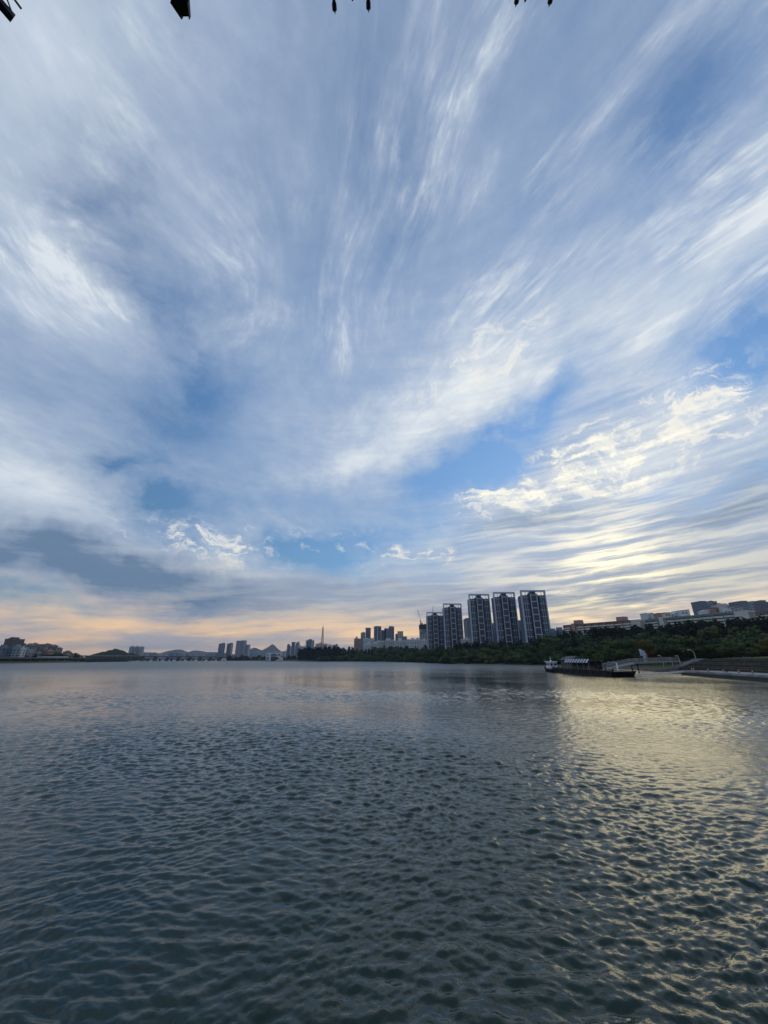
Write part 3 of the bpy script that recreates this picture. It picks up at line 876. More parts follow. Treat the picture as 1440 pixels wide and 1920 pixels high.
block('apartment_tower', 'dark balcony tower left of the one cut by the right edge', 1412.5, 1424, 1129, 530, 18, M_blue, roofs=((0.5, 0.4, 1),), group=G3)
block('apartment_tower', 'dark tower cut off by the right edge of the picture', 1425, 1452, 1130, 540, 18, M_blue, fx=0.7, group=G3)

# --- far cluster around the lattice mast
G4 = 'distant blocks around the lattice mast'
block('distant_tower', 'thin distant tower right of the blue mountain', 538.5, 542.5, 1209, 1900, 20, M_blue, 4, 5, group=G4, roofs=((0.5, 0.5, 3),))
block('distant_tower', 'tall thin distant tower, second right of the blue mountain', 547, 552.5, 1204, 1900, 20, M_blue, 4, 5, group=G4, roofs=())
block('distant_tower', 'twin topped distant tower, third right of the blue mountain', 555, 560.5, 1205, 1950, 20, M_grey, 4, 5, group=G4, roofs=((0.7, 0.5, 4),))
block('distant_tower', 'low pale distant block between the thin towers and the dark one', 542, 573, 1212, 2000, 20, M_white, 4, 5, group=G4, roofs=((0.3, 0.15, 6), (0.6, 0.1, 8)))
block('distant_tower', 'dark distant tower with white edges left of the lattice mast', 573.5, 588, 1201, 1500, 20, M_blue, 4, 5, group=G4, roofs=((0.5, 0.45, 4),), stripes=((0.02, 0.14, M_trim), (0.78, 0.9, M_trim)))
block('distant_tower', 'pale slab behind the foot of the lattice mast', 592, 613.5, 1207.5, 1400, 16, M_white, 3.4, 4, group=G4, roofs=((0.3, 0.2, 3),))
block('distant_tower', 'grey blocks right of the lattice mast, left part', 615, 624, 1210.5, 1350, 16, M_white, 3.4, 4, group=G4, roofs=((0.3, 0.4, 4),))
block('distant_tower', 'grey blocks right of the lattice mast, right part', 624.5, 633, 1209.5, 1350, 16, M_grey, 3.4, 4, group=G4, roofs=((0.7, 0.3, 3),))
G5 = 'distant towers over the bridge'
block('distant_tower', 'slender dark tower with a slanted top, left of the twin pair over the bridge', 410.5, 419, 1207, 2300, 30, M_blue, 5, 6, group=G5, roofs=((0.75, 0.5, 4),))
block('distant_tower', 'slender dark tower with a slanted top, right of the twin pair over the bridge', 426, 434, 1207, 2350, 30, M_blue, 5, 6, group=G5, roofs=((0.7, 0.6, 4),))
block('distant_tower', 'broad double block over the bridge, left half', 443.5, 451.5, 1201.5, 2600, 30, M_grey, 5, 6, group=G5, roofs=())
block('distant_tower', 'broad double block over the bridge, right half', 452, 460.5, 1201, 2620, 30, M_grey, 5, 6, group=G5, roofs=())
block('distant_tower', 'lower block joined to the right of the broad double block', 461, 467, 1209, 2640, 30, M_grey, 5, 6, group=G5, roofs=())
for i, (a, b, tpx) in enumerate(((243, 249, 1213), (252.5, 258, 1213), (261.5, 266.5, 1213.5))):
    block('distant_tower', ('leftmost', 'middle', 'rightmost')[i] + ' of three pale blue towers standing behind the dark wooded hill', a, b, tpx, 2400, 26, M_grey, 5, 5, group='three towers behind the hill', roofs=((0.5, 0.6, 4),))
rr_ = random.Random(5)
x = 268.0
while x < 560:
    w = rr_.uniform(5, 13)
    if not (405 < x < 440):
        t = 1226.5 - rr_.uniform(0, 2.6) - (3.0 if 470 < x < 550 else 0)
        block('distant_building', 'hazy low city block on the far skyline before the lattice mast', x, x + w, t, 3600 + rr_.uniform(0, 600), 40, rr_.choice((M_blue, M_grey, M_grey)), 5, 7, group='hazy low city blocks', roofs=((rr_.uniform(0.3, 0.7), 0.3, 5),))
    x += w + rr_.uniform(0.5, 3)

# --- lattice mast
M_mast = mat('mast_orange', (0.55, 0.22, 0.09), 0.6, 0.2, 0.3)
def lattice_mast():
    top, Y = at(606, 1171, 1300), 1300
    b = at(606, 1210, 1300)
    root = empty('lattice_mast', (top.x, Y, 0))
    tag(root, 'tall red and white lattice mast rising behind the poplars', 'mast')
    H, w0, w1, zb = top.z, 13.0, 1.3, 4.0
    def corner(i, z):
        w = w0 + (w1 - w0) * min(1, ((z - zb) / (H * 0.93 - zb)) ** 0.75)
        sx, sy = ((-1, -1), (1, -1), (1, 1), (-1, 1))[i % 4]
        return Vector((sx * w / 2, sy * w / 2, z))
    n = 9
    zs = [zb + (H * 0.93 - zb) * k / n for k in range(n + 1)]
    for i in range(4):
        mb = MB()
        for k in range(n): mb.bar(corner(i, zs[k]), corner(i, zs[k + 1]), 1.2)
        mb.build('leg', M_mast, root)
    for k in range(n):
        mb = MB()
        for i in range(4):
            mb.bar(corner(i, zs[k]), corner(i + 1, zs[k + 1]), 0.4).bar(corner(i + 1, zs[k]), corner(i, zs[k + 1]), 0.4)
            mb.bar(corner(i, zs[k + 1]), corner(i + 1, zs[k + 1]), 0.28)
        mb.build('bracing', M_mast, root)
    MB().bar((0, 0, H * 0.92), (0, 0, H + 2), 0.45).build('antenna', M_rust, root)
lattice_mast()

# --- floating hall on the far water
def floating_hall():
    Y = 1040
    a, b = at(499.5, 1224, Y), at(527, 1224, Y)
    W, H = b.x - a.x, a.z - 0.8
    root = empty('floating_hall', ((a.x + b.x) / 2, Y, 0.8))
    tag(root, 'white floating hall with a big dark arched opening, moored by the far bank', 'building')
    MB().box(-W / 2 - 2, W / 2 + 7, -1.5, 16, -1.6, 0.0).build('pontoon', M_hull, root)
    h = W / 2
    MB().box(-h, -h + W * 0.33, 0, 14, 0, H).build('stair_wing', M_white, root)
    MB().box(-h + W * 0.33, h, 0, 14, H * 0.55, H).build('upper_storey', M_white, root)
    MB().box(h - W * 0.10, h, 0, 14, 0, H * 0.55).build('end_wall', M_white, root)
    MB().box(-h + W * 0.33, h - W * 0.1, 2.0, 13.5, 0, H * 0.55).build('hall_glass', M_glass, root)
    MB().prism([(h - W * 0.38, 0), (h - W * 0.1, 0), (h - W * 0.1, H * 0.22)], 0.3, 2).build('sloping_skirt', M_white, root)
    MB().prism([(h - W * 0.35, H * 0.55), (h - W * 0.1, H * 0.34), (h - W * 0.1, H * 0.55)], 0.3, 2).build('sloping_brace', M_white, root)
    n = 10
    arc = [(-h + W * (0.26 + 0.52 * k / n), H * 0.62 + H * 0.26 * math.sin(math.pi * k / n) ** 0.6) for k in range(n + 1)]
    MB().prism(arc, -0.15, 0.1).build('arched_window', M_blue, root)
    for k in range(3):
        MB().box(-h + W * (0.37 + k * 0.12), -h + W * (0.45 + k * 0.12), -0.3, 0.0, H * 0.66, H * 0.74).build('window', M_glass, root)
    MB().box(h - W * 0.2, h - W * 0.03, -0.2, 0.1, H * 0.66, H * 0.8).build('window', M_glass, root)
    MB().box(-h + W * 0.05, -h + W * 0.2, -0.2, 0.1, H * 0.1, H * 0.5).build('stair_window', M_blue, root)
    MB().box(-h + W * 0.06, -h + W * 0.15, -0.2, 0.1, H * 0.6, H * 0.86).build('stair_window', M_blue, root)
    MB().box(h, h + 3.5, 3, 12, 0, H * 0.42).build('side_annex', M_white, root)
    MB().box(h + 0.2, h + 2.2, 2.6, 3.1, H * 0.45, H * 0.66).bar((h + 0.2, 4, H * 0.42), (h + 0.2, 4, H * 0.7), 0.4).build('side_balcony', M_steel, root)
floating_hall()

def white_tents():
    for i, px in enumerate((417, 422.5)):
        p = at(px, 1236.5, 1120)
        r = empty('white_tent', (p.x, p.y, 0.6))
        tag(r, ('left' if i == 0 else 'right') + ' of two tiny white peaked sails by the far bridge pier', 'tent', 'white peaked tents by the bridge')
        MB().add([(-3.5, -2, 0.6), (3.5, -2, 0.6), (3.5, 2, 0.6), (-3.5, 2, 0.6), (1.0 - 2 * i, 0, 7.5)], [(3, 2, 1, 0), (0, 1, 4), (1, 2, 4), (2, 3, 4), (3, 0, 4)]).build('canopy', M_whitec, r)
        MB().box(-4.5, 4.5, -2.6, 2.6, -0.9, 0.58).build('float', M_hull, r)
white_tents()

# --- long bridge
def bridge():
    a, b = at(150, 1229.6, 1000), at(560, 1229.8, 1500)
    root = empty('long_bridge', (a.x, a.y, 0), math.atan2(b.y - a.y, b.x - a.x))
    L = math.hypot(b.x - a.x, b.y - a.y)
    tag(root, 'long low grey road bridge on many piers crossing the river at left', 'bridge')
    z = a.z
    MB().box(0, L, -7, 7, z - 2.2, z - 0.6).build('girder', M_darkconc, root)
    MB().box(0, L, -9, 9, z - 0.6, z).build('deck', M_conc, root)
    for s in (-1, 1):
        MB().box(0, L, s * 9 - 0.2, s * 9 + 0.2, z, z + 1.1).build('parapet', M_conc, root)
    n = int(L / 30)
    for i in range(n):
        x = (i + 0.5) * L / n
        w = 4.5 if i % 2 else 2.6
        MB().frustum((x, 0, -3), w * 1.15, 9, (x, 0, z - 2.2), w, 8).build('pier', M_darkconc, root)
        MB().box(x - w * 0.9, x + w * 0.9, -8, 8, z - 3.4, z - 2.18).build('pier_cap', M_darkconc, root)
        if i % 2:
            MB().box(x - 4.5, x + 4.5, -6.5, 6.5, -3, 1.4).build('pier_footing', M_darkconc, root)
    # lower deck bridge alongside
    MB().box(0, L, 14, 26, 4.6, 6.2).build('lower_deck', M_darkconc, root)
    for i in range(n * 2):
        x = (i + 0.25) * L / (n * 2)
        MB().box(x - 0.9, x + 0.9, 15, 25, -3, 4.6).build('lower_pier', M_darkconc, root)
bridge()

def elevated_road():
    a, b = at(-60, 1233, 440), at(168, 1233.2, 680)
    root = empty('elevated_road', (a.x, a.y, 0), math.atan2(b.y - a.y, b.x - a.x))
    L = math.hypot(b.x - a.x, b.y - a.y)
    tag(root, 'dark elevated riverside road on leaning props along the left bank', 'road')
    z = a.z
    MB().box(0, L, 0, 11, z - 1.3, z).build('deck', M_darkconc, root)
    MB().box(0, L, -0.3, 0.0, z - 0.4, z + 0.9).build('parapet', M_darkconc, root)
    MB().box(-200, L + 160, 4.5, 5.5, -1, z - 1.3).build('underdeck_shade', mat('painted_shade', (0.02, 0.022, 0.02), 0.9, 0.4, 0.3), root)  # near-black wall added under the deck, its colour standing in for the shadow there
    n = 13
    for i in range(n):
        x = (i + 0.5) * L / n
        MB().bar((x - 1.2, 1.5, -1.0), (x + 0.6, 1.5, z - 1.2), 0.8).build('prop', M_darkconc, root)
elevated_road()

# --- left bank town
G6 = 'slim pale apartment blocks behind the elevated road'
block('hilltop_block', 'big dark block of flats on the skyline at the far left', 9.5, 27.5, 1199, 620, 18, mat('slate_wall', (0.085, 0.085, 0.095), 0.7, 0.1, 0.1), 3.0, 4, 0.5, 0.5, roofs=((0.45, 0.4, 2.5), (0.1, 0.12, 1.5)))
for i, (a, b, t, m_) in enumerate(((-6, 4, 1213, M_blue), (4.5, 12, 1216, M_blue), (17.5, 25, 1215, M_blue), (25.5, 29, 1213, M_grey), (30, 36.5, 1216, M_white), (37, 40.5, 1220, M_blue), (41.5, 46, 1218, M_grey), (48.5, 52.5, 1222.5, M_grey), (12.5, 17, 1221, M_tan))):
    block('riverside_block', ['pale block cut off by the left edge', 'white slim block, second from the left edge', 'dark slim block below the big dark block', 'narrow grey block right of the dark slim one', 'brightest white slim block', 'thin block touching the brightest white one', 'grey slim block fourth from the white sheds', 'small slim block, last of the row before the sheds', 'brown low block between the slim ones'][i] + ' above the elevated road at left', a, b, t, 560 + 6 * i, 12, m_, 3, 3.2, group=G6, roofs=((0.5, 0.5, 2),))
for i, (a, b) in enumerate(((60, 80.5), (87, 117))):
    p, q = at(a, 1231, 640), at(b, 1231, 640)
    r = empty('riverside_shed', ((p.x + q.x) / 2, 646, 0))
    tag(r, ('shorter' if i == 0 else 'longer') + ' of two long white roofed sheds behind the elevated road', 'shed', 'white sheds on the left bank')
    W = q.x - p.x
    MB().box(-W / 2, W / 2, -5, 5, 0, p.z - 1.2).build('wall', M_darkconc, r)
    MB().prism([(-W / 2 - 0.6, p.z - 1.18), (W / 2 + 0.6, p.z - 1.18), (W / 2 + 0.6, p.z), (-W / 2 - 0.6, p.z)], -6, 6).build('roof', M_paint, r)

def hillside():
    rr = random.Random(3)
    n = 0
    pro = []
    for k in range(5):
        mb = MB()
        w, d, h = rr.uniform(7, 12), rr.uniform(7, 10), rr.uniform(6, 11)
        mb.box(-w / 2, w / 2, -d / 2, d / 2, -4, h)
        body = mb.mesh('house_wall')
        body.materials.append(M_house[k % 4])
        wn = MB()
        for s in range(int((h - 1) / 2.8)):
            for c in range(3):
                x0 = -w / 2 + w * (0.1 + 0.3 * c)
                wn.box(x0, x0 + w * 0.18, -d / 2 - 0.05, -d / 2 + 0.05, s * 2.8 + 1, s * 2.8 + 2.3)
        win = wn.mesh('house_windows'); win.materials.append(M_glass)
        rf = MB()
        if k % 2:
            rf.prism([(-w / 2 - 0.4, h), (w / 2 + 0.4, h), (0, h + 2.2)], -d / 2 - 0.4, d / 2 + 0.4)
        else:
            rf.box(-w / 2 - 0.2, w / 2 + 0.2, -d / 2 - 0.2, d / 2 + 0.2, h + 0.01, h + 0.9).box(-w * 0.2, w * 0.2, -d * 0.2, d * 0.2, h + 0.9, h + 2.8)
        roof = rf.mesh('house_roof'); roof.materials.append((M_conc, M_roofred, M_darkconc, M_roofred, M_conc)[k])
        pro.append((body, win, roof))
    while n < 120:
        X, Y = rr.uniform(-980, -480), rr.uniform(640, 1150)
        t = X / (Y * CP)
        px = 720 + FOC * X / (Y * CP)
        if not (20 < px < 190): continue
        z = gz(X, Y)
        if z < 4.2: continue
        r = empty('hillside_house', (X, Y, z), rr.uniform(-0.5, 0.5))
        third = 'near the big dark block' if px < 80 else ('above the white sheds' if px < 130 else 'sloping down to the bridge')
        kk = rr.randrange(5)
        b, w, f = pro[kk]
        tag(r, ('flat roofed brown', 'red roofed brown', 'flat roofed pale', 'red roofed dark', 'grey roofed brown')[kk] + ' house on the left hillside, ' + third, 'house', 'houses on the left bank hillside')
        link('wall', b, None, r)
        tag(link('windows', w, None, r), kind='stuff')
        link('roof', f, None, r)
        n += 1
hillside()

# ------------------------------------------------------------------ trees
def crown_mesh(name, kind, seed, material):
    g = np.random.default_rng(seed)
    lobes = []
    if kind == 'broad':
        H, n, size = 10.0, 2600, 0.50
        for i in range(9):
            a = g.uniform(0, 6.28); r = g.uniform(0.0, 3.0)
            lobes.append((r * math.cos(a), r * math.sin(a), g.uniform(3.4, 8.0), g.uniform(1.7, 2.7), g.uniform(1.3, 2.0)))
    elif kind == 'willow':
        H, n, size = 10.0, 2800, 0.50
        for i in range(11):
            a = g.uniform(0, 6.28); r = g.uniform(0.5, 4.6)
            lobes.append((r * math.cos(a), r * math.sin(a), g.uniform(1.2, 7.6) * (1 - r / 11), g.uniform(1.5, 2.7), g.uniform(1.4, 2.4)))
    elif kind == 'pine':
        H, n, size = 10.0, 1300, 0.5
        for i in range(12):
            z = 2.0 + 7.6 * i / 11
            w = (10.4 - z) * 0.24
            a = g.uniform(0, 6.28)
            lobes.append((0.5 * w * math.cos(a), 0.5 * w * math.sin(a), z, 0.55 + w * g.uniform(0.7, 1.1), 0.8))
    else:  # poplar
        H, n, size = 10.0, 1200, 0.45
        for i in range(10):
            z = 1.0 + 8.4 * i / 9
            lobes.append((g.uniform(-0.3, 0.3), g.uniform(-0.3, 0.3), z, (0.9 + 0.5 * math.sin(i / 9 * 3.0)) * g.uniform(0.7, 1.1), 1.0))
    L = np.array(lobes)
    wts = L[:, 3] ** 2 * L[:, 4]
    pick = g.choice(len(L), n, p=wts / wts.sum())
    d = g.normal(size=(n, 3)); d /= np.linalg.norm(d, axis=1)[:, None]
    rad = g.uniform(0.6, 1.0, n) ** 0.5 * g.uniform(0.85, 1.12, n)
    c = L[pick, :3] + d * rad[:, None] * np.stack([L[pick, 3], L[pick, 3], L[pick, 4]], 1)
    a = g.normal(size=(n, 3)); a /= np.linalg.norm(a, axis=1)[:, None]
    # leaf sprays tilt with the surface of their lobe
    nrm = d + 0.55 * a; nrm /= np.linalg.norm(nrm, axis=1)[:, None]
    u = np.cross(nrm, g.normal(size=(n, 3))); u /= np.linalg.norm(u, axis=1)[:, None]
    v = np.cross(nrm, u)
    s = size * g.uniform(0.5, 1.25, n)[:, None]
    el = 1.8 if kind == 'willow' else 1.2
    V = np.stack([c - u * s, c - v * s * 0.45 * el + u * s * 0.1, c + u * s, c + v * s * 0.55 * el], 1).reshape(-1, 3)
    me = bpy.data.meshes.new(name)
    me.from_pydata(V.tolist(), [], np.arange(4 * n).reshape(-1, 4).tolist())
    me.materials.append(material)
    return me
def trunk_mesh(kind, seed):
    rr = random.Random(seed)
    mb = MB()
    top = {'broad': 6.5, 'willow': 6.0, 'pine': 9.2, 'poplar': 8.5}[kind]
    r0 = {'broad': 0.28, 'willow': 0.34, 'pine': 0.22, 'poplar': 0.2}[kind]
    pts = [(0, 0, -0.6)] + [(rr.uniform(-0.15, 0.15) * k, rr.uniform(-0.15, 0.15) * k, top * k / 4) for k in range(1, 5)]
    mb.tube(pts, [r0, r0 * 0.85, r0 * 0.65, r0 * 0.45, r0 * 0.2], 6)
    if kind in ('broad', 'willow'):
        for i in range(5):
            a = rr.uniform(0, 6.28); z = rr.uniform(1.8, 3.6); r = rr.uniform(1.6, 3.0)
            mb.tube([(0, 0, z), (r * 0.5 * math.cos(a), r * 0.5 * math.sin(a), z + 1.3), (r * math.cos(a), r * math.sin(a), z + 2.8)], [r0 * 0.45, r0 * 0.3, r0 * 0.1], 5)
    me = mb.mesh('trunk'); me.materials.append(M_trunk)
    return me
PROTO = {}
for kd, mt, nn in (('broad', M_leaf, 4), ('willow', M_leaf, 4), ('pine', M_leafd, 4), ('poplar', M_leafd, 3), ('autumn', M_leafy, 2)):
    k2 = 'broad' if kd == 'autumn' else kd
    PROTO[kd] = [(crown_mesh('crown', k2, 100 + 17 * i + len(kd), mt), trunk_mesh(k2, i)) for i in range(nn)]
TNAME = {'broad': 'broadleaf_tree', 'willow': 'willow_tree', 'pine': 'pine_tree', 'poplar': 'poplar_tree', 'autumn': 'yellowing_tree'}
rt = random.Random(21)
def tree(kd, X, Y, h, label, group, wide=1.0, z=None):
    c, t = rt.choice(PROTO[kd])
    r = empty(TNAME[kd], (X, Y, gz(X, Y) if z is None else z), rt.uniform(0, 6.28))
    s = h / 10.0
    r.scale = (s * wide * rt.uniform(0.9, 1.1), s * wide * rt.uniform(0.9, 1.1), s)
    tag(r, label, 'tree', group)
    link('trunk', t, None, r)
    link('crown', c, None, r)
    return r
def tree_px(kd, px, top, Y, label, group, wide=1.0):
    p = at(px, top, Y)
    z = gz(p.x, Y)
    return tree(kd, p.x, Y, max(2.5, p.z - z), label, group, wide)

def place_trees():
    def zone(px):
        if px < 745: return 'under the mid-rise blocks'
        if px < 800: return 'left of the shortest framed tower'
        if px < 870: return 'below the two left framed towers'
        if px < 930: return 'below the third framed tower'
        if px < 975: return 'below the fourth framed tower'
        if px < 1040: return 'below the widest framed tower'
        if px < 1120: return 'below the left pink slab half'
        if px < 1205: return 'below the right pink slab half'
        if px < 1320: return 'below the left green slab half'
        return 'below the right green slab half'
    def shore_y(px):
        return float(np.interp(px, [560, 640, 740, 800, 850, 930, 1010, 1060], [966, 898, 727, 549, 427, 384, 334, 300]))
    # back row, dark: pines and poplars
    px = 640.0
    while px < 1060:
        top = float(np.interp(px, [640, 700, 730, 760, 800, 850, 885, 900, 930, 960, 1000, 1030, 1060], [1214, 1213.5, 1209, 1211, 1212, 1209.5, 1204, 1203, 1202, 1203, 1200, 1196, 1192])) + rt.uniform(-2.0, 3.5)
        Y = shore_y(px) + rt.uniform(60, 130)
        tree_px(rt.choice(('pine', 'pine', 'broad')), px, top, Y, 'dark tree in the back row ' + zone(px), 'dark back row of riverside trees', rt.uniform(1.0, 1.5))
        px += rt.uniform(4.0, 7.0)
    # middle row, rounded
    px = 650.0
    while px < 1060:
        top = float(np.interp(px, [640, 700, 740, 780, 830, 880, 930, 960, 1000, 1050], [1224, 1221, 1219, 1217, 1213.5, 1211, 1211, 1212, 1210, 1207])) + rt.uniform(-2.0, 4)
        Y = shore_y(px) + rt.uniform(28, 60)
        tree_px(rt.choice(('broad', 'willow')), px, top, Y, 'rounded green tree in the middle row ' + zone(px), 'middle row of riverside trees', rt.uniform(1.0, 1.4))
        px += rt.uniform(7, 12)
    # front willows and shrubs overhanging the mud
    px = 640.0
    while px < 1050:
        top = float(np.interp(px, [640, 740, 800, 860, 900, 960, 1000, 1050], [1230, 1228, 1227, 1224, 1223, 1222, 1224, 1222])) + rt.uniform(-3, 5)
        Y = shore_y(px) + rt.uniform(9, 24)
        tree_px('willow', px, top, Y, 'low willow leaning over the mud shore ' + zone(px), 'low willows along the mud shore', rt.uniform(1.2, 1.9))
        px += rt.uniform(7, 12)
    # poplars left of that
    px = 562.0
    while px < 642:
        top = 1214 + rt.uniform(-2, 3.5) + (3 if px < 566 else 0)
        tree_px('poplar', px, top, shore_y(px) + rt.uniform(25, 60), 'dark upright poplar in the row at the foot of the lattice mast', 'row of dark poplars', rt.uniform(1.1, 1.7))
        px += rt.uniform(3.2, 5.0)
    px = 600.0
    while px < 650:
        tree_px('willow', px, 1227 + rt.uniform(-2, 3), shore_y(px) + 18, 'low dark bush in front of the poplars', 'bushes in front of the poplars', 1.8)
        px += rt.uniform(6, 9)
    # right: dark pines on the embankment
    px = 1036.0
    while px < 1475:
        top = float(np.interp(px, [1036, 1060, 1080, 1140, 1200, 1260, 1320, 1380, 1440, 1480], [1188, 1186, 1183, 1178, 1176, 1170, 1166, 1161, 1160, 1158])) + rt.uniform(-3, 5)
        Y = float(np.interp(px, [1036, 1200, 1440, 1480], [390, 330, 265, 255])) + rt.uniform(-15, 25)
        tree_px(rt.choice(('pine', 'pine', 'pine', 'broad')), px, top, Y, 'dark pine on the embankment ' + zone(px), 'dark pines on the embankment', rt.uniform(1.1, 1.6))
        px += rt.uniform(4.5, 7.5)
    px = 1040.0
    while px < 1470:
        top = float(np.interp(px, [1040, 1140, 1260, 1380, 1470], [1200, 1193, 1190, 1186, 1183])) + rt.uniform(-4, 6)
        Y = float(np.interp(px, [1036, 1200, 1440, 1480], [340, 290, 232, 225])) + rt.uniform(-12, 14)
        tree_px(rt.choice(('pine', 'broad', 'broad')), px, top, Y, 'shaded tree low on the embankment ' + zone(px), 'shaded trees low on the embankment', rt.uniform(1.2, 1.7))
        px += rt.uniform(7, 11)
    # park trees on the lawn
    for (px, top, kd, lab) in ((1062, 1210, 'broad', 'rounded park tree behind the work boat'), (1078, 1207, 'broad', 'rounded park tree behind the dark shelter'), (1096, 1204, 'broad', 'tall rounded park tree above the striped awning'),
                               (1112, 1205, 'broad', 'broad dark park tree just right of the tall one'), (1128, 1207, 'broad', 'park tree over the left end of the blue tents'), (1146, 1212, 'broad', 'small park tree over the right end of the blue tents'),
                               (1168, 1213, 'broad', 'low park tree left of the banner flags'), (1186, 1210, 'broad', 'park tree directly behind the banner flags'), (1207, 1194, 'autumn', 'upright yellowish green tree, tallest one above the banner flags'),
                               (1226, 1206, 'autumn', 'orange tinted small tree right of the banner flags'), (1244, 1200, 'broad', 'park tree behind the first lamp post'), (1262, 1200, 'broad', 'park tree behind the bare young tree'),
                               (1284, 1191, 'broad', 'tall bright green park tree behind the curved lamp'), (1303, 1201, 'broad', 'park tree right of the curved lamp'), (1322, 1205, 'broad', 'park tree above the low shrubs right of the ramp'),
                               (1345, 1200, 'broad', 'park tree left of the parked vans'), (1368, 1197, 'broad', 'park tree above the left parked van'), (1392, 1198, 'broad', 'park tree above the right parked van'),
                               (1413, 1203, 'autumn', 'yellow green park tree second from the right edge'), (1436, 1190, 'autumn', 'orange brown park tree at the right edge')):
        Y = float(np.interp(px, [1060, 1200, 1440], [255, 225, 188])) + rt.uniform(-6, 6)
        tree_px(kd, px, top + rt.uniform(-1, 1), Y, lab, 'park trees on the lawn', 1.45 if kd == 'broad' else 1.1)
place_trees()

def far_wood():
    # continuous scrub along the far bank, too far to tell its bushes apart
    g = np.random.default_rng(77)
    V = []
    for (px0, px1, y0, y1, Y, n, hh) in ((425, 570, 0, 0, 1120, 5200, 15), (0, 175, 0, 0, 0, 0, 0)):
        if not n: continue
        px = g.uniform(px0, px1, n)
        yy = Y + (px < 495) * 90 + g.uniform(-10, 60, n)
        X = (px - 720) / FOC * yy * 0.935
        top = hh * (0.65 + 0.25 * np.sin(px * 0.21) + 0.18 * np.sin(px * 0.57 + 1)) + g.normal(0, 0.9, n)
        Z = 0.8 + g.uniform(0, 1, n) ** 0.7 * top
        c = np.stack([X, yy, Z], 1)
        a = g.normal(size=(n, 3)); b = np.cross(a, g.normal(size=(n, 3)))
        a /= np.linalg.norm(a, axis=1)[:, None]; b /= np.linalg.norm(b, axis=1)[:, None]
        s = g.uniform(0.8, 1.8, n)[:, None]
        V.append(np.stack([c - a * s, c - b * s * 0.7, c + a * s, c + b * s * 0.7], 1).reshape(-1, 3))
    V = np.concatenate(V)
    me = bpy.data.meshes.new('far_scrub')
    me.from_pydata(V.tolist(), [], np.arange(len(V)).reshape(-1, 4).tolist())
    tag(link('far_scrub', me, M_leafd), 'dark scrub along the far bank around the floating hall', kind='stuff')
far_wood()
def left_trees():
    rr = random.Random(9)
    for i in range(46):
        px = rr.uniform(4, 205)
        Y = float(np.interp(px, [0, 80, 160, 205], [560, 610, 720, 850])) + rr.uniform(10, 160)
        X = (px - 720) / FOC * Y * CP
        if gz(X, Y) < 2: continue
        tree(rr.choice(('broad', 'pine')), X, Y, rr.uniform(7, 13), 'dark tree among the left bank houses ' + ('left of the white sheds' if px < 60 else ('behind the white sheds' if px < 120 else 'near the start of the bridge')), 'trees among the left bank houses', 1.4)
left_trees()

# ------------------------------------------------------------------ landing stage: boat, barge, shelter, gangway
def work_boat():
    # stern and cabin far end, moored along the barge
    root = empty('work_boat', (66.5, 163.0, 0.0), R(88))      # local x runs along the hull, bow at +x (away)
    tag(root, 'small work boat with a white wheelhouse and black hull, moored at the barge', 'boat')
    # hull: sections along x
    secs = [(-7.5, 1.9, 1.0), (-5, 2.2, 0.95), (0, 2.35, 1.0), (4, 2.0, 1.25), (6.6, 1.1, 1.7), (8.0, 0.12, 2.1)]
    vs, fs = [], []
    for x, w, z in secs:
        vs += [(x, -w, z), (x, -w * 0.82, 0.2), (x - (0.5 if x > 6 else 0), -w * 0.4, -0.7), (x - (0.5 if x > 6 else 0), w * 0.4, -0.7), (x, w * 0.82, 0.2), (x, w, z)]
    for i in range(len(secs) - 1):
        for k in range(5):
            a = i * 6 + k
            fs.append((a, a + 1, a + 7, a + 6))
        fs.append((i * 6 + 5, i * 6, i * 6 + 6, i * 6 + 11))
    fs += [(5, 4, 3, 2, 1, 0), tuple(range(30, 36))]
    MB().add(vs, fs).build('hull', M_hull, root)
    MB().bar((-7.5, -2.0, 1.15), (4, -2.1, 1.35), 0.16).bar((-7.5, 2.0, 1.15), (4, 2.1, 1.35), 0.16).bar((4, -2.1, 1.35), (8, 0, 2.3), 0.16).bar((4, 2.1, 1.35), (8, 0, 2.3), 0.16).build('rubbing_strake', M_tyre, root)
    wh = MB().frustum((1.6, 0, 1.0), 4.6, 3.0, (1.6, 0, 3.6), 4.2, 2.7).build('wheelhouse', M_paint, root)
    MB().box(-0.9, 4.1, -1.7, 1.7, 3.6, 3.85).build('wheelhouse_roof', M_paint, root)
    for s in (-1, 1):
        for x in (0.2, 1.6, 3.0):
            MB().box(x - 0.45, x + 0.45, s * 1.42 - 0.06, s * 1.42 + 0.06, 2.3, 3.15).build('window', M_glass, wh)
    for y in (-0.7, 0.7):
        MB().box(-0.72, -0.58, y - 0.45, y + 0.45, 2.3, 3.15).build('window', M_glass, wh)
    MB().box(-0.72, -0.5, -0.28, 0.28, 1.05, 2.2).build('door', M_bluep, wh)
    MB().tube([(1.8, 0, 3.85), (1.8, 0, 5.6)], [0.08, 0.05]).bar((1.8, -0.6, 5.0), (1.8, 0.6, 5.0), 0.07).build('mast', M_paint, root)
    MB().box(1.55, 2.05, -0.25, 0.25, 3.86, 4.25).build('lamp_box', M_paint, root)
    MB().box(-5.2, -2.0, -1.4, 1.4, 0.98, 1.7).build('engine_box', M_steel, root)
    rl = MB()
    for s in (-1, 1):
        for x in (-7.2, -5.4, -3.6, -1.8):
            rl.bar((x, s * 1.95, 1.0), (x, s * 1.95, 1.95), 0.06)
        rl.bar((-7.2, s * 1.95, 1.95), (-1.2, s * 1.95, 1.95), 0.06)
    rl.build('rail', M_galv, root)
work_boat()

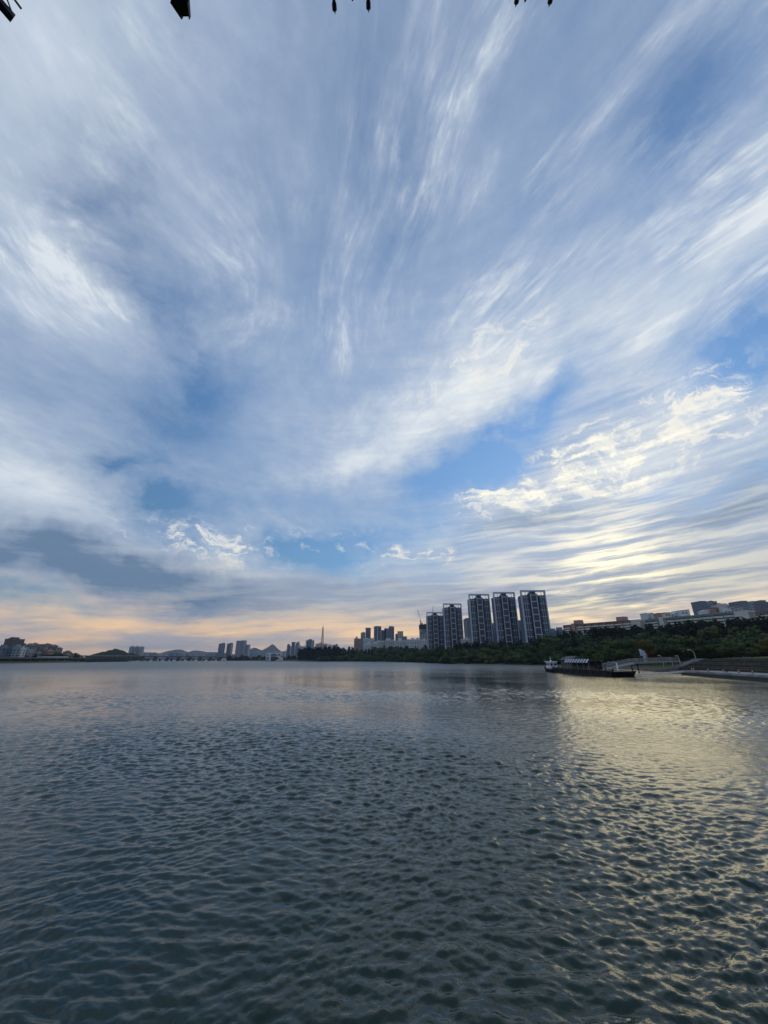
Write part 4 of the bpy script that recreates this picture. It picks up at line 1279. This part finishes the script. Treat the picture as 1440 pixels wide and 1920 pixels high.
BARGE = Vector((67.6, 137.5, 0.0))
def barge():
    root = empty('barge', BARGE, R(91))
    tag(root, 'long low black barge used as a landing stage in front of the gangway', 'barge')
    L = 18.5
    MB().prism([(-L - 1.2, 1.25), (-L + 0.8, -0.6), (L - 1, -0.6), (L, 0.4), (L, 1.25)], -3.4, 3.4).build('hull', M_hull, root)
    MB().box(-L - 0.8, L - 0.2, -3.2, 3.2, 1.25, 1.32).build('deck', M_deck, root)
    for s in (-1, 1):
        MB().box(-L - 1.2, L, s * 3.4 - 0.14, s * 3.4 + 0.14, 1.18, 1.5).build('gunwale', M_hull, root)
    for i in range(9):
        x = -L + 1.5 + i * 4.2
        MB().tube([(x, 3.62, 0.75), (x, 3.40, 0.75)], 0.42, 10).build('tyre_fender', M_tyre, root)
    for x in (-L - 0.2, -L + 3.5, -L + 7, L - 2):
        MB().tube([(x, 2.6, 1.3), (x, 2.6, 2.0)], 0.2, 8).tube([(x, 2.6, 1.95), (x, 2.6, 2.1)], 0.3, 8).build('bollard', M_steel, root)
    rl = MB()
    for i in range(13):
        x = -L + 9 + i * 2.0
        rl.bar((x, 3.1, 1.3), (x, 3.1, 2.35), 0.07)
    rl.bar((-L + 9, 3.1, 2.35), (-L + 33, 3.1, 2.35), 0.07).bar((-L + 9, 3.1, 1.85), (-L + 33, 3.1, 1.85), 0.05)
    rl.build('rail', M_galv, root)
    MB().bar((-L + 5.5, -2.2, 1.3), (-L + 5.5, -2.2, 3.6), 0.3).build('white_post', M_paint, root)
barge()

def shelter():
    # striped awning on posts, on the barge
    root = empty('awning_shelter', (68.0, 141.0, 1.32), R(91))
    tag(root, 'waiting shelter with a slate and white striped awning on the barge', 'shelter')
    L = 7.5
    for sx in (-L, -L / 2, 0, L / 2, L):
        for sy in (-2.2, 2.2):
            MB().bar((sx, sy, 0), (sx, sy, 3.0), 0.12).build('post', M_galv, root)
    MB().box(-L - 0.3, L + 0.3, -2.4, 2.0, 2.95, 3.1).build('roof', M_darkconc, root)
    n = 17
    w = (2 * L + 0.8) / n
    for i in range(n):
        x = -L - 0.4 + i * w
        MB().add([(x, 2.02, 3.35), (x + w, 2.02, 3.35), (x + w, 2.9, 2.25), (x, 2.9, 2.25), (x, 2.02, 3.25), (x + w, 2.02, 3.25), (x + w, 2.85, 2.2), (x, 2.85, 2.2)],
                 [(0, 3, 2, 1), (4, 5, 6, 7), (3, 7, 6, 2), (0, 1, 5, 4), (0, 4, 7, 3), (1, 2, 6, 5)]).build('awning_stripe', mat('slate_stripe', (0.05, 0.075, 0.12), 0.8, 0.15, 2.0) if i % 2 else M_whitec, root)
    MB().box(-L, L, -2.25, -2.15, 0, 2.2).build('back_panel', M_steel, root)
    MB().box(-L + 1, L - 1, -1.6, -1.1, 0.05, 0.5).build('bench', M_rust, root)
shelter()
def dark_cabin():
    root = empty('deck_cabin', (69.6, 152.5, 1.0), R(91))
    tag(root, 'dark grey cabin with a shallow pitched roof between boat and striped awning', 'cabin')
    MB().box(-4.5, 4.5, -2.4, 2.4, 0, 3.4).build('wall', mat('cabin_grey', (0.055, 0.06, 0.065), 0.7, 0.2, 0.5), root)
    MB().add([(-4.9, -2.9, 3.4), (4.9, -2.9, 3.4), (4.9, 2.9, 3.4), (-4.9, 2.9, 3.4), (-4.0, 0, 4.7), (4.0, 0, 4.7)], [(3, 2, 1, 0), (0, 1, 5, 4), (2, 3, 4, 5), (1, 2, 5), (3, 0, 4)]).build('roof', M_steel, root)
    for x in (-3, -1, 1, 3):
        MB().box(x - 0.55, x + 0.55, 2.38, 2.46, 1.2, 2.5).build('window', M_glass, root)
    MB().box(4.48, 4.56, -0.5, 0.5, 0, 2.2).build('door', M_steel, root)
    MB().box(-5.4, 5.4, -2.9, 3.0, -1.4, 0).build('float', M_hull, root)
dark_cabin()

def gangway(name, label, a, b, w, hr, n):
    a, b = Vector(a), Vector(b)
    d = b - a
    L = d.length
    root = empty(name, a)
    root.rotation_euler = d.to_track_quat('X', 'Z').to_euler()
    tag(root, label, 'gangway', 'gangway spans to the barge')
    MB().box(0, L, -w / 2, w / 2, -0.25, 0).build('deck', M_galv, root)
    for s in (-1, 1):
        MB().box(0, L, s * w / 2 - 0.1, s * w / 2 + 0.1, -0.35, 0.05).build('edge_beam', M_galv, root)
        MB().box(0, L, s * w / 2 - 0.06, s * w / 2 + 0.06, hr - 0.08, hr + 0.04).build('handrail', M_galv, root)
        MB().box(0, L, s * w / 2 - 0.03, s * w / 2 + 0.03, hr * 0.5 - 0.03, hr * 0.5 + 0.03).build('mid_rail', M_galv, root)
        for i in range(n + 1):
            x = L * i / n
            MB().box(x - 0.05 if 0 < i else x, x + 0.05 if i < n else x + 0.02, s * w / 2 - 0.05, s * w / 2 + 0.05, 0.02, hr).build('baluster', M_galv, root)
        bal = MB()
        for i in range(n * 5):
            x = L * (i + 0.5) / (n * 5)
            bal.box(x - 0.02, x + 0.02, s * w / 2 - 0.02, s * w / 2 + 0.02, 0.04, hr - 0.05)
        tag(bal.build('bars', M_galv, root), kind='stuff')
    return root
GA, GB, GC = (70.5, 134.0, 1.45), (91.0, 150.5, 3.45), (113.0, 160.0, 4.0)
gangway('gangway', 'steel gangway sloping from the barge up to the bank walkway', GA, GB, 2.4, 1.35, 12)
gangway('bank_walkway', 'level railed walkway from the head of the gangway to the lawn', GB, GC, 2.6, 1.35, 13)
def pier_posts():
    r = empty('gangway_trestle', (GB[0], GB[1], 0))
    tag(r, 'steel trestle carrying the joint of gangway and walkway', 'trestle')
    for s in (-1, 1):
        MB().bar((s * 0.5, -s * 1.0, -2.0), (s * 0.5, -s * 1.0, GB[2] - 0.3), 0.3).build('post', M_steel, r)
    MB().bar((0.6, -1.2, GB[2] - 0.45), (-0.6, 1.2, GB[2] - 0.45), 0.25).build('cross_beam', M_steel, r)
    p = MB()
    p.box(-0.9, 0.7, -1.75, -1.65, GB[2] - 0.1, GB[2] + 1.5)
    p.build('sign_panel', M_galv, r)
pier_posts()
def plank():
    a, b = Vector((67.8, 119.3, 1.0)), Vector((94.6, 131.2, 1.35))
    root = empty('floating_boom', a)
    tag(root, 'thin white floating boom from the barge end to the quay corner', 'boom')
    n = 9
    for i in range(n):
        p, q = (b - a) * (i / n), (b - a) * ((i + 0.94) / n)
        p.z = q.z = -0.75 + 0.08 * i
        MB().bar(p, q, 0.55, 0.35).build('boom_section', M_paint, root)
plank()

# ------------------------------------------------------------------ quay, terraces, ramp, lawn, path
QA, QB = Vector((95.0, 133.0, 0)), Vector((82.0, 80.0, 0))
qu = (QB - QA).normalized()
qn = Vector((-qu.y, qu.x, 0))            # inland
def Q(s, d, z=0.0):
    p = QA + qu * s + qn * d
    return Vector((p.x, p.y, z))
def quay():
    root = empty('quay', QA, math.atan2(qu.y, qu.x))      # local x along the water edge, +y inland
    root['kind'] = 'structure'
    root['label'] = 'low concrete quay with a dark wet face'
    L = 130
    n = 26
    for i in range(n):
        a, b = i * L / n, (i + 1) * L / n
        MB().box(a + 0.02, b - 0.02, 0.0, 9.0, 0.75, 1.25 + 0.01 * (i % 3)).build('paving_slab', M_conc, root)
    MB().box(0, L, 0.15, 1.6, -3.0, 0.74).build('wet_face', mat('wet_concrete', (0.045, 0.047, 0.042), 0.4, 0.4, 0.8), root)
    MB().box(-0.5, 0.0, 0.0, 9.0, -3.0, 1.2).build('end_face', M_darkconc, root)
quay()
def terraces():
    root = empty('terrace_steps', Q(-24, 9), math.atan2(qu.y, qu.x))
    root['kind'] = 'structure'
    root['label'] = 'broad stone terrace steps between quay and lawn'
    N_ = 6
    for k in range(N_):
        z = 1.25 + (k + 1) * 0.58
        y0 = k * 1.8
        for j in range(11):
            a, b = j * 11.6, (j + 1) * 11.6
            MB().box(a + 0.03, b - 0.03, y0, y0 + 2.0, z - 1.6, z + 0.012 * ((j + k) % 3)).build('step_block', mat('terrace_stone_dark', (0.05, 0.045, 0.032), 0.9, 0.45, 0.5, stain=(0.03, 0.04, 0.018)) if k % 2 == 0 else mat('terrace_stone', (0.082, 0.074, 0.050), 0.9, 0.45, 0.5, stain=(0.035, 0.045, 0.018)), root)
        MB().box(0, 127.6, y0 - 0.06, y0 + 0.28, z + 0.03, z + 0.07).build('step_edge', M_darkconc, root)
    p = MB()
    p.bar((-1.6, -0.5, 1.5), (-1.6, 6.5, 4.2), 0.3, 0.3)
    p.build('stair_ramp', M_conc, root)
terraces()
def ramp():
    root = empty('stone_revetment', Q(-31, 7), math.atan2(qu.y, qu.x))
    root['kind'] = 'structure'
    root['label'] = 'grey sloping stone revetment beside the terrace steps'
    rr = random.Random(4)
    for i in range(4):
        for j in range(5):
            y0 = 1.6 + j * 2.0
            z0 = 1.15 + ((y0 - 1.6) / 10) * 3.7
            z1 = 1.15 + ((y0 + 0.33) / 10) * 3.7
            x0 = -2 + i * 2.2
            e = rr.uniform(0.03, 0.14)
            MB().add([(x0, y0, z0 - 0.8), (x0 + 2.14, y0, z0 - 0.8), (x0 + 2.14, y0 + 1.93, z1 - 0.8), (x0, y0 + 1.93, z1 - 0.8),
                      (x0, y0, z0 + e), (x0 + 2.14, y0, z0 + e), (x0 + 2.14, y0 + 1.93, z1 + e), (x0, y0 + 1.93, z1 + e)],
                     [(3, 2, 1, 0), (4, 5, 6, 7), (0, 1, 5, 4), (1, 2, 6, 5), (2, 3, 7, 6), (3, 0, 4, 7)]).build('facing_stone', mat('facing_stone', (0.085, 0.085, 0.085), 0.9, 0.25, 0.7, rand=0.4), root)
ramp()
def red_path():
    # strip of red paving following the lawn, laid just over the ground
    pts = [at(px, 1227, Y) for px, Y in ((1040, 262), (1100, 250), (1200, 226), (1300, 206), (1440, 182), (1560, 160))]
    vs, fs = [], []
    n = 60
    for i in range(n + 1):
        t = i / n * (len(pts) - 1)
        k = min(int(t), len(pts) - 2)
        p = pts[k].lerp(pts[k + 1], t - k)
        for dy in (-3, -1, 1, 3):
            y = p.y + dy
            vs.append((p.x, y, max(gz(p.x, y), gz(p.x, y)) + 0.22))
    for i in range(n):
        for j in range(3):
            a = i * 4 + j
            fs.append((a, a + 4, a + 5, a + 1))
    o = MB().add(vs, fs).build('path', M_court)
    o['kind'] = 'structure'
    o['label'] = 'reddish paved path along the back of the lawn'
red_path()

# ------------------------------------------------------------------ small things on the quay and lawn
def cone(px, label):
    d = 3.0
    # on the quay top, d metres in from the edge along the sight line
    best = None
    for s in np.linspace(0, 70, 700):
        p = Q(s, d)
        x = 720 + FOC * p.x / (p.y * CP - 3.35 * SP)
        if best is None or abs(x - px) < best[0]: best = (abs(x - px), s)
    p = Q(best[1], d, 1.27)
    r = empty('traffic_cone', p, rt.uniform(0, 3))
    tag(r, label, 'cone', 'orange cones along the quay')
    MB().box(-0.26, 0.26, -0.26, 0.26, 0, 0.05).build('base', M_tyre, r)
    MB().tube([(0, 0, 0.05), (0, 0, 0.42)], [0.21, 0.125], 12).build('lower_cone', M_red, r)
    MB().tube([(0, 0, 0.42), (0, 0, 0.58)], [0.125, 0.085], 12).build('white_sleeve', M_paint, r)
    MB().tube([(0, 0, 0.58), (0, 0, 0.86)], [0.085, 0.035], 12).build('tip', M_red, r)
for px, l in ((1279, 'orange cone at the quay corner, leftmost of the row'), (1301, 'orange cone second from the left on the quay'), (1328, 'orange cone below the white stair ramp, third on the quay'),
              (1357, 'orange cone beside a black bollard on the quay'), (1386, 'orange cone second from the right on the quay'), (1412, 'orange cone nearest the right edge on the quay')):
    cone(px, l)
def bollard():
    p = Q(19.6, 3.0, 1.27)
    r = empty('quay_bollard', p)
    tag(r, 'short black mooring bollard beside an orange cone on the quay', 'bollard')
    MB().tube([(0, 0, 0), (0, 0, 0.55)], [0.2, 0.17], 10).build('post', M_steel, r)
    MB().tube([(0, 0, 0.55), (0, 0, 0.62), (0, 0, 0.8)], [0.17, 0.3, 0.26], 10).build('head', M_steel, r)
bollard()

def lamp_post(px, base, Y, h, bend, label):
    p = at(px, base, Y)
    z = gz(p.x, Y)
    r = empty('lamp_post', (p.x, Y, z))
    tag(r, label, 'lamp post', 'pale lamp posts on the lawn')
    MB().tube([(0, 0, -0.3), (0, 0, h * 0.5), (bend * 0.12, 0, h * 0.75), (bend * 0.45, 0, h * 0.93), (bend, 0, h)], [0.11, 0.10, 0.09, 0.08, 0.07], 8).build('pole', M_white, r)
    MB().box(bend - 0.7, bend + 0.3, -0.25, 0.25, h - 0.12, h + 0.08).build('lamp_head', M_paint, r)
lamp_post(1303.5, 1231, 172, 4.4, -1.7, 'white lamp post with a curved arm, the tallest one on the lawn')
lamp_post(1272, 1231, 176, 3.4, -0.5, 'short pale lamp post left of the curved one')
lamp_post(1258, 1231, 172, 3.3, -0.4, 'pale lamp post beside the bare young tree')
lamp_post(1240, 1229, 190, 4.6, -0.9, 'lamp post with a flat white head right of the banner flags')

def bare_tree():
    p = at(1261, 1238, 162)
    r = empty('bare_tree', (p.x, 162, gz(p.x, 162)))
    tag(r, 'small dark leafless young tree at the edge of the bank', 'tree')
    MB().tube([(0, 0, -0.4), (0.1, 0, 1.5), (-0.1, 0, 3.0)], [0.22, 0.16, 0.1], 6).build('trunk', M_trunk, r)
    for dx, dz in ((1.2, 4.6), (-1.0, 5.0), (0.4, 5.6), (-0.4, 4.2), (1.6, 3.6)):
        MB().tube([(0, 0, 2.0), (dx * 0.5, 0.2, 2.0 + (dz - 2) * 0.6), (dx, 0.1, dz)], [0.1, 0.06, 0.02], 5).build('branch', M_trunk, r)
bare_tree()

def banner(px, Y, top, bot, w, label, mm, low=0.25):
    a, b = at(px, top, Y), at(px, bot, Y)
    z = gz(b.x, Y)
    r = empty('banner_flag', (b.x, Y, z))
    tag(r, label, 'flag', 'banner flags by the walkway')
    H = a.z - z
    MB().tube([(0, 0, 0), (0, 0, H + 0.2)], 0.05, 6).build('pole', M_galv, r)
    n = 6
    vs, fs = [], []
    for i in range(n + 1):
        t = i / n
        yy = 0.12 * math.sin(t * 5 + px)
        vs += [(0.05, yy, H * (low + (1 - low) * t)), (0.05 + w * (0.75 + 0.25 * math.sin(t * 3)), yy + 0.15, H * (low - 0.03 + (1 - low) * t)), (0.05, yy + 0.03, H * (low + (1 - low) * t)), (0.05 + w * (0.75 + 0.25 * math.sin(t * 3)), yy + 0.18, H * (low - 0.03 + (1 - low) * t))]
    for i in range(n):
        a0 = i * 4
        fs += [(a0, a0 + 1, a0 + 5, a0 + 4), (a0 + 2, a0 + 6, a0 + 7, a0 + 3)]
    MB().add(vs, fs).build('cloth', mm, r)
banner(1202, 205, 1216.5, 1236, 1.5, 'white banner flag blown sideways, left of the pale blue one', M_whitec, 0.62)
banner(1207, 203, 1219, 1238, 1.6, 'pale blue banner flag hanging by the walkway rail', mat('pale_blue_cloth', (0.32, 0.45, 0.68), 0.8, 0.15, 2.0))
banner(1213, 204, 1224, 1238, 0.8, 'small red banner flag right of the pale blue one', M_red)

def tents():
    for i, px in enumerate((1122, 1130, 1138, 1146, 1154)):
        p = at(px, 1228, 235)
        z = gz(p.x, 235)
        r = empty('event_tent', (p.x, 235, z))
        tag(r, 'small tent with ' + ('blue', 'white', 'pale', 'white', 'blue')[i] + ' roof, ' + ('leftmost', 'second', 'middle', 'fourth', 'rightmost')[i] + ' of five under the park trees', 'tent', 'tents under the park trees')
        for sx in (-1, 1):
            for sy in (-1, 1):
                MB().bar((sx * 1.0, sy * 1.0, 0), (sx * 1.0, sy * 1.0, 2.0), 0.08).build('post', M_galv, r)
        MB().add([(-1.2, -1.2, 1.9), (1.2, -1.2, 1.9), (1.2, 1.2, 1.9), (-1.2, 1.2, 1.9), (-1.2, -1.2, 2.3), (1.2, -1.2, 2.3), (1.2, 1.2, 2.3), (-1.2, 1.2, 2.3), (0, 0, 3.2)],
                 [(3, 2, 1, 0), (0, 1, 5, 4), (1, 2, 6, 5), (2, 3, 7, 6), (3, 0, 4, 7), (4, 5, 8), (5, 6, 8), (6, 7, 8), (7, 4, 8)]).build('canopy', (M_bluep, M_whitec, MATS['pale_blue_cloth'], M_whitec, M_bluep)[i], r)
tents()

def van(px, Y, label, mm, L=4.6):
    p = at(px, 1226, Y)
    r = empty('parked_van', (p.x, Y, gz(p.x, Y) + 0.02), R(6))
    tag(r, label, 'van', 'vans parked behind the lawn')
    h = L / 2
    MB().prism([(-h, 0.35), (h, 0.35), (h, 0.95), (h * 0.72, 1.15), (h * 0.45, 1.95), (-h * 0.96, 1.98), (-h, 1.2)], -0.85, 0.85).build('body', mm, r)
    for x in (-h * 0.62, h * 0.6):
        for s in (-1, 1):
            wv = MB().tube([(x, s * 0.70, 0.34), (x, s * 0.9, 0.34)], 0.34, 12).build('wheel', M_tyre, r)
            MB().tube([(x, s * 0.90, 0.34), (x, s * 0.92, 0.34)], 0.18, 10).build('rim', M_galv, wv)
    for s in (-1, 1):
        for (a, b) in ((-0.85, -0.4), (-0.34, 0.02), (0.08, 0.42)):
            MB().box(h * a, h * b, s * 0.86 - 0.02, s * 0.86 + 0.02, 1.22, 1.75).build('window', M_glass, r)
    MB().add([(h * 0.70, -0.75, 1.2), (h * 0.70, 0.75, 1.2), (h * 0.50, 0.7, 1.85), (h * 0.50, -0.7, 1.85), (h * 0.74, -0.75, 1.2), (h * 0.74, 0.75, 1.2), (h * 0.53, 0.7, 1.86), (h * 0.53, -0.7, 1.86)],
             [(0, 3, 2, 1), (4, 5, 6, 7), (0, 1, 5, 4), (1, 2, 6, 5), (2, 3, 7, 6), (3, 0, 4, 7)]).build('windscreen', M_glass, r)
    for y in (-0.6, 0.6):
        MB().box(h, h + 0.04, y - 0.15, y + 0.15, 0.7, 0.88).build('headlight', M_whitec, r)
van(1381, 196, 'pale grey van parked under the trees, left of two', M_white)
van(1398, 194, 'darker blue grey van parked under the trees, right of two', M_blue, 3.6)

# ------------------------------------------------------------------ overhead: canopy edge above the viewer
def canopy():
    Z = CAM_H + 3.2
    root = empty('pier_canopy', (0, -2.0, CAM_H - 1.6))
    tag(root, 'dark steel canopy edge overhead with tapering bracket tips and hanging rod ends', 'canopy')
    o = Vector(root.location)
    def L(x, y, z): return Vector((x, y, z)) - o
    hb = MB()
    a, b = L(-3.2, 0.60, Z + 0.05), L(3.2, 0.60, Z + 0.05)
    hb.bar(a, b, 0.12, 0.2)
    hb.build('header_beam', M_steel, root)
    for x in (-3.0, 3.0):
        MB().bar(L(x, -2.0, CAM_H - 1.6), L(x, -2.0, Z + 0.15), 0.16).build('post', M_steel, root)
        MB().bar(L(x, -2.1, Z + 0.1), L(x, 0.56, Z + 0.1), 0.1, 0.2).build('rafter', M_steel, root)
    # tapering channel bracket: soffit plate with two flanges
    xb = (338 - 720) / FOC * 2.0
    mb = MB()
    ys = [0.66, 0.84, 0.915, 0.972]
    ws = [0.26, 0.16, 0.080, 0.034]
    for i in range(3):
        y0, y1, w0, w1 = ys[i], ys[i + 1], ws[i], ws[i + 1]
        p = [L(xb - w0 / 2, y0, Z), L(xb + w0 / 2, y0, Z), L(xb + w1 / 2, y1, Z), L(xb - w1 / 2, y1, Z)]
        q = [v + Vector((0, 0, 0.012)) for v in p]
        mb.add(p + q, [(0, 3, 2, 1), (4, 5, 6, 7), (0, 1, 5, 4), (2, 3, 7, 6), (1, 2, 6, 5), (3, 0, 4, 7)])
    br = mb.build('bracket', M_steel, root)
    for s in (-1, 1):
        fl = MB()
        for i in range(3):
            y0, y1 = ys[i], ys[i + 1] + (0.006 if i == 2 else 0)
            e0, e1 = xb + s * (ws[i] / 2 + 0.003), xb + s * (ws[i + 1] / 2 + 0.003)
            p = [L(e0 - 0.003, y0, Z - 0.035), L(e0 + 0.003, y0, Z - 0.035), L(e1 + 0.003, y1, Z - 0.012), L(e1 - 0.003, y1, Z - 0.012)]
            q = [Vector((v.x, v.y, Z + 0.02 - o.z)) for v in p]
            fl.add(p + q, [(0, 3, 2, 1), (4, 5, 6, 7), (0, 1, 5, 4), (2, 3, 7, 6), (1, 2, 6, 5), (3, 0, 4, 7)])
        fl.build('flange', M_rust if s > 0 else M_steel, br)
    # rod ends with a swollen tip and a pin
    for px, tip in ((626, 22), (690.5, 19), (969, 9), (1032, 9), (661, 2), (985, 4)):
        x = (px - 720) / FOC * 2.0
        small = px in (661, 985)
        t = (960 - tip) / FOC
        yt = 3.2 * (CP - t * SP) / (SP + t * CP)
        r = 0.004 if small else 0.0085
        bx = x * 1.0
        MB().tube([L(bx, 0.62, Z), L(bx, yt - 0.035, Z), L(bx, yt - 0.028, Z), L(bx, yt - 0.006, Z), L(bx, yt, Z)], [r, r, r * 1.45, r * 1.5, r * 0.8], 8).build('rod_end', M_steel, root)
        if not small:
            MB().tube([L(bx, yt - 0.002, Z), L(bx + 0.001, yt + 0.007, Z)], 0.0025, 6).build('pin', M_steel, root)
    # corner: bundle of slats and two crossing ties at the far left
    x0 = (2 - 720) / FOC * 2.0
    for k in range(3):
        MB().bar(L(x0 - 0.16 + k * 0.012, 0.62, Z), L(x0 + 0.012 * k - 0.006, 0.985 - 0.006 * k, Z), 0.011, 0.03).build('slat', M_steel, root)
    MB().bar(L(x0 - 0.02, 0.62, Z + 0.02), L(x0 + 0.068, 0.952, Z + 0.02), 0.008).build('tie', M_steel, root)
    MB().bar(L(x0 + 0.10, 0.62, Z + 0.05), L(x0 + 0.008, 0.962, Z + 0.02), 0.005).build('tie', M_rust, root)
canopy()
def pier_deck():
    root = empty('pier_deck', (0, -4, CAM_H - 1.6))
    root['kind'] = 'structure'
    root['label'] = 'timber pier deck under the viewer'
    for i in range(24):
        y = -3 + i * 0.3
        MB().box(-5, 5, y, y + 0.28, -0.12, 0).build('plank', mat('timber', (0.16, 0.12, 0.085), 0.85, 0.3, 2.0, stretch=(0.15, 1, 1)), root)
    for x in (-4, 0, 4):
        MB().box(x - 0.15, x + 0.15, 0, 0.3, -6, -0.12).build('pile', M_darkconc, root)
pier_deck()

# ------------------------------------------------------------------ look-alikes are told apart by their place in their row
def number_rows():
    words = ('first second third fourth fifth sixth seventh eighth ninth tenth eleventh twelfth thirteenth fourteenth fifteenth sixteenth seventeenth eighteenth nineteenth '
             'twentieth twenty-first twenty-second twenty-third twenty-fourth twenty-fifth twenty-sixth twenty-seventh twenty-eighth twenty-ninth thirtieth').split()
    same = {}
    for o in COL.objects:
        if o.parent is None and 'label' in o and 'category' in o:
            same.setdefault(o['label'], []).append(o)
    for lab, obs in same.items():
        if len(obs) < 2: continue
        obs.sort(key=lambda o: o.location.x / max(o.location.y, 1.0))
        for i, o in enumerate(obs):
            if i < len(words): o['label'] = lab + ', ' + words[i] + ' from left'
number_rows()

# ------------------------------------------------------------------ the air between here and the hills
def build_haze():
    m = bpy.data.materials.new('evening_haze')
    m.use_nodes = True
    t = m.node_tree
    t.nodes.clear()
    out = t.nodes.new('ShaderNodeOutputMaterial')
    pv = t.nodes.new('ShaderNodeVolumePrincipled')
    pv.inputs['Color'].default_value = (0.66, 0.78, 0.95, 1)
    pv.inputs['Density'].default_value = 0.00007
    pv.inputs['Anisotropy'].default_value = 0.25
    t.links.new(pv.outputs[0], out.inputs['Volume'])
    b = MB().box(-21000, 21000, -500, 10400, -14, 290)
    tag(b.build('haze', m), 'thin evening haze over the river', kind='stuff')
build_haze()
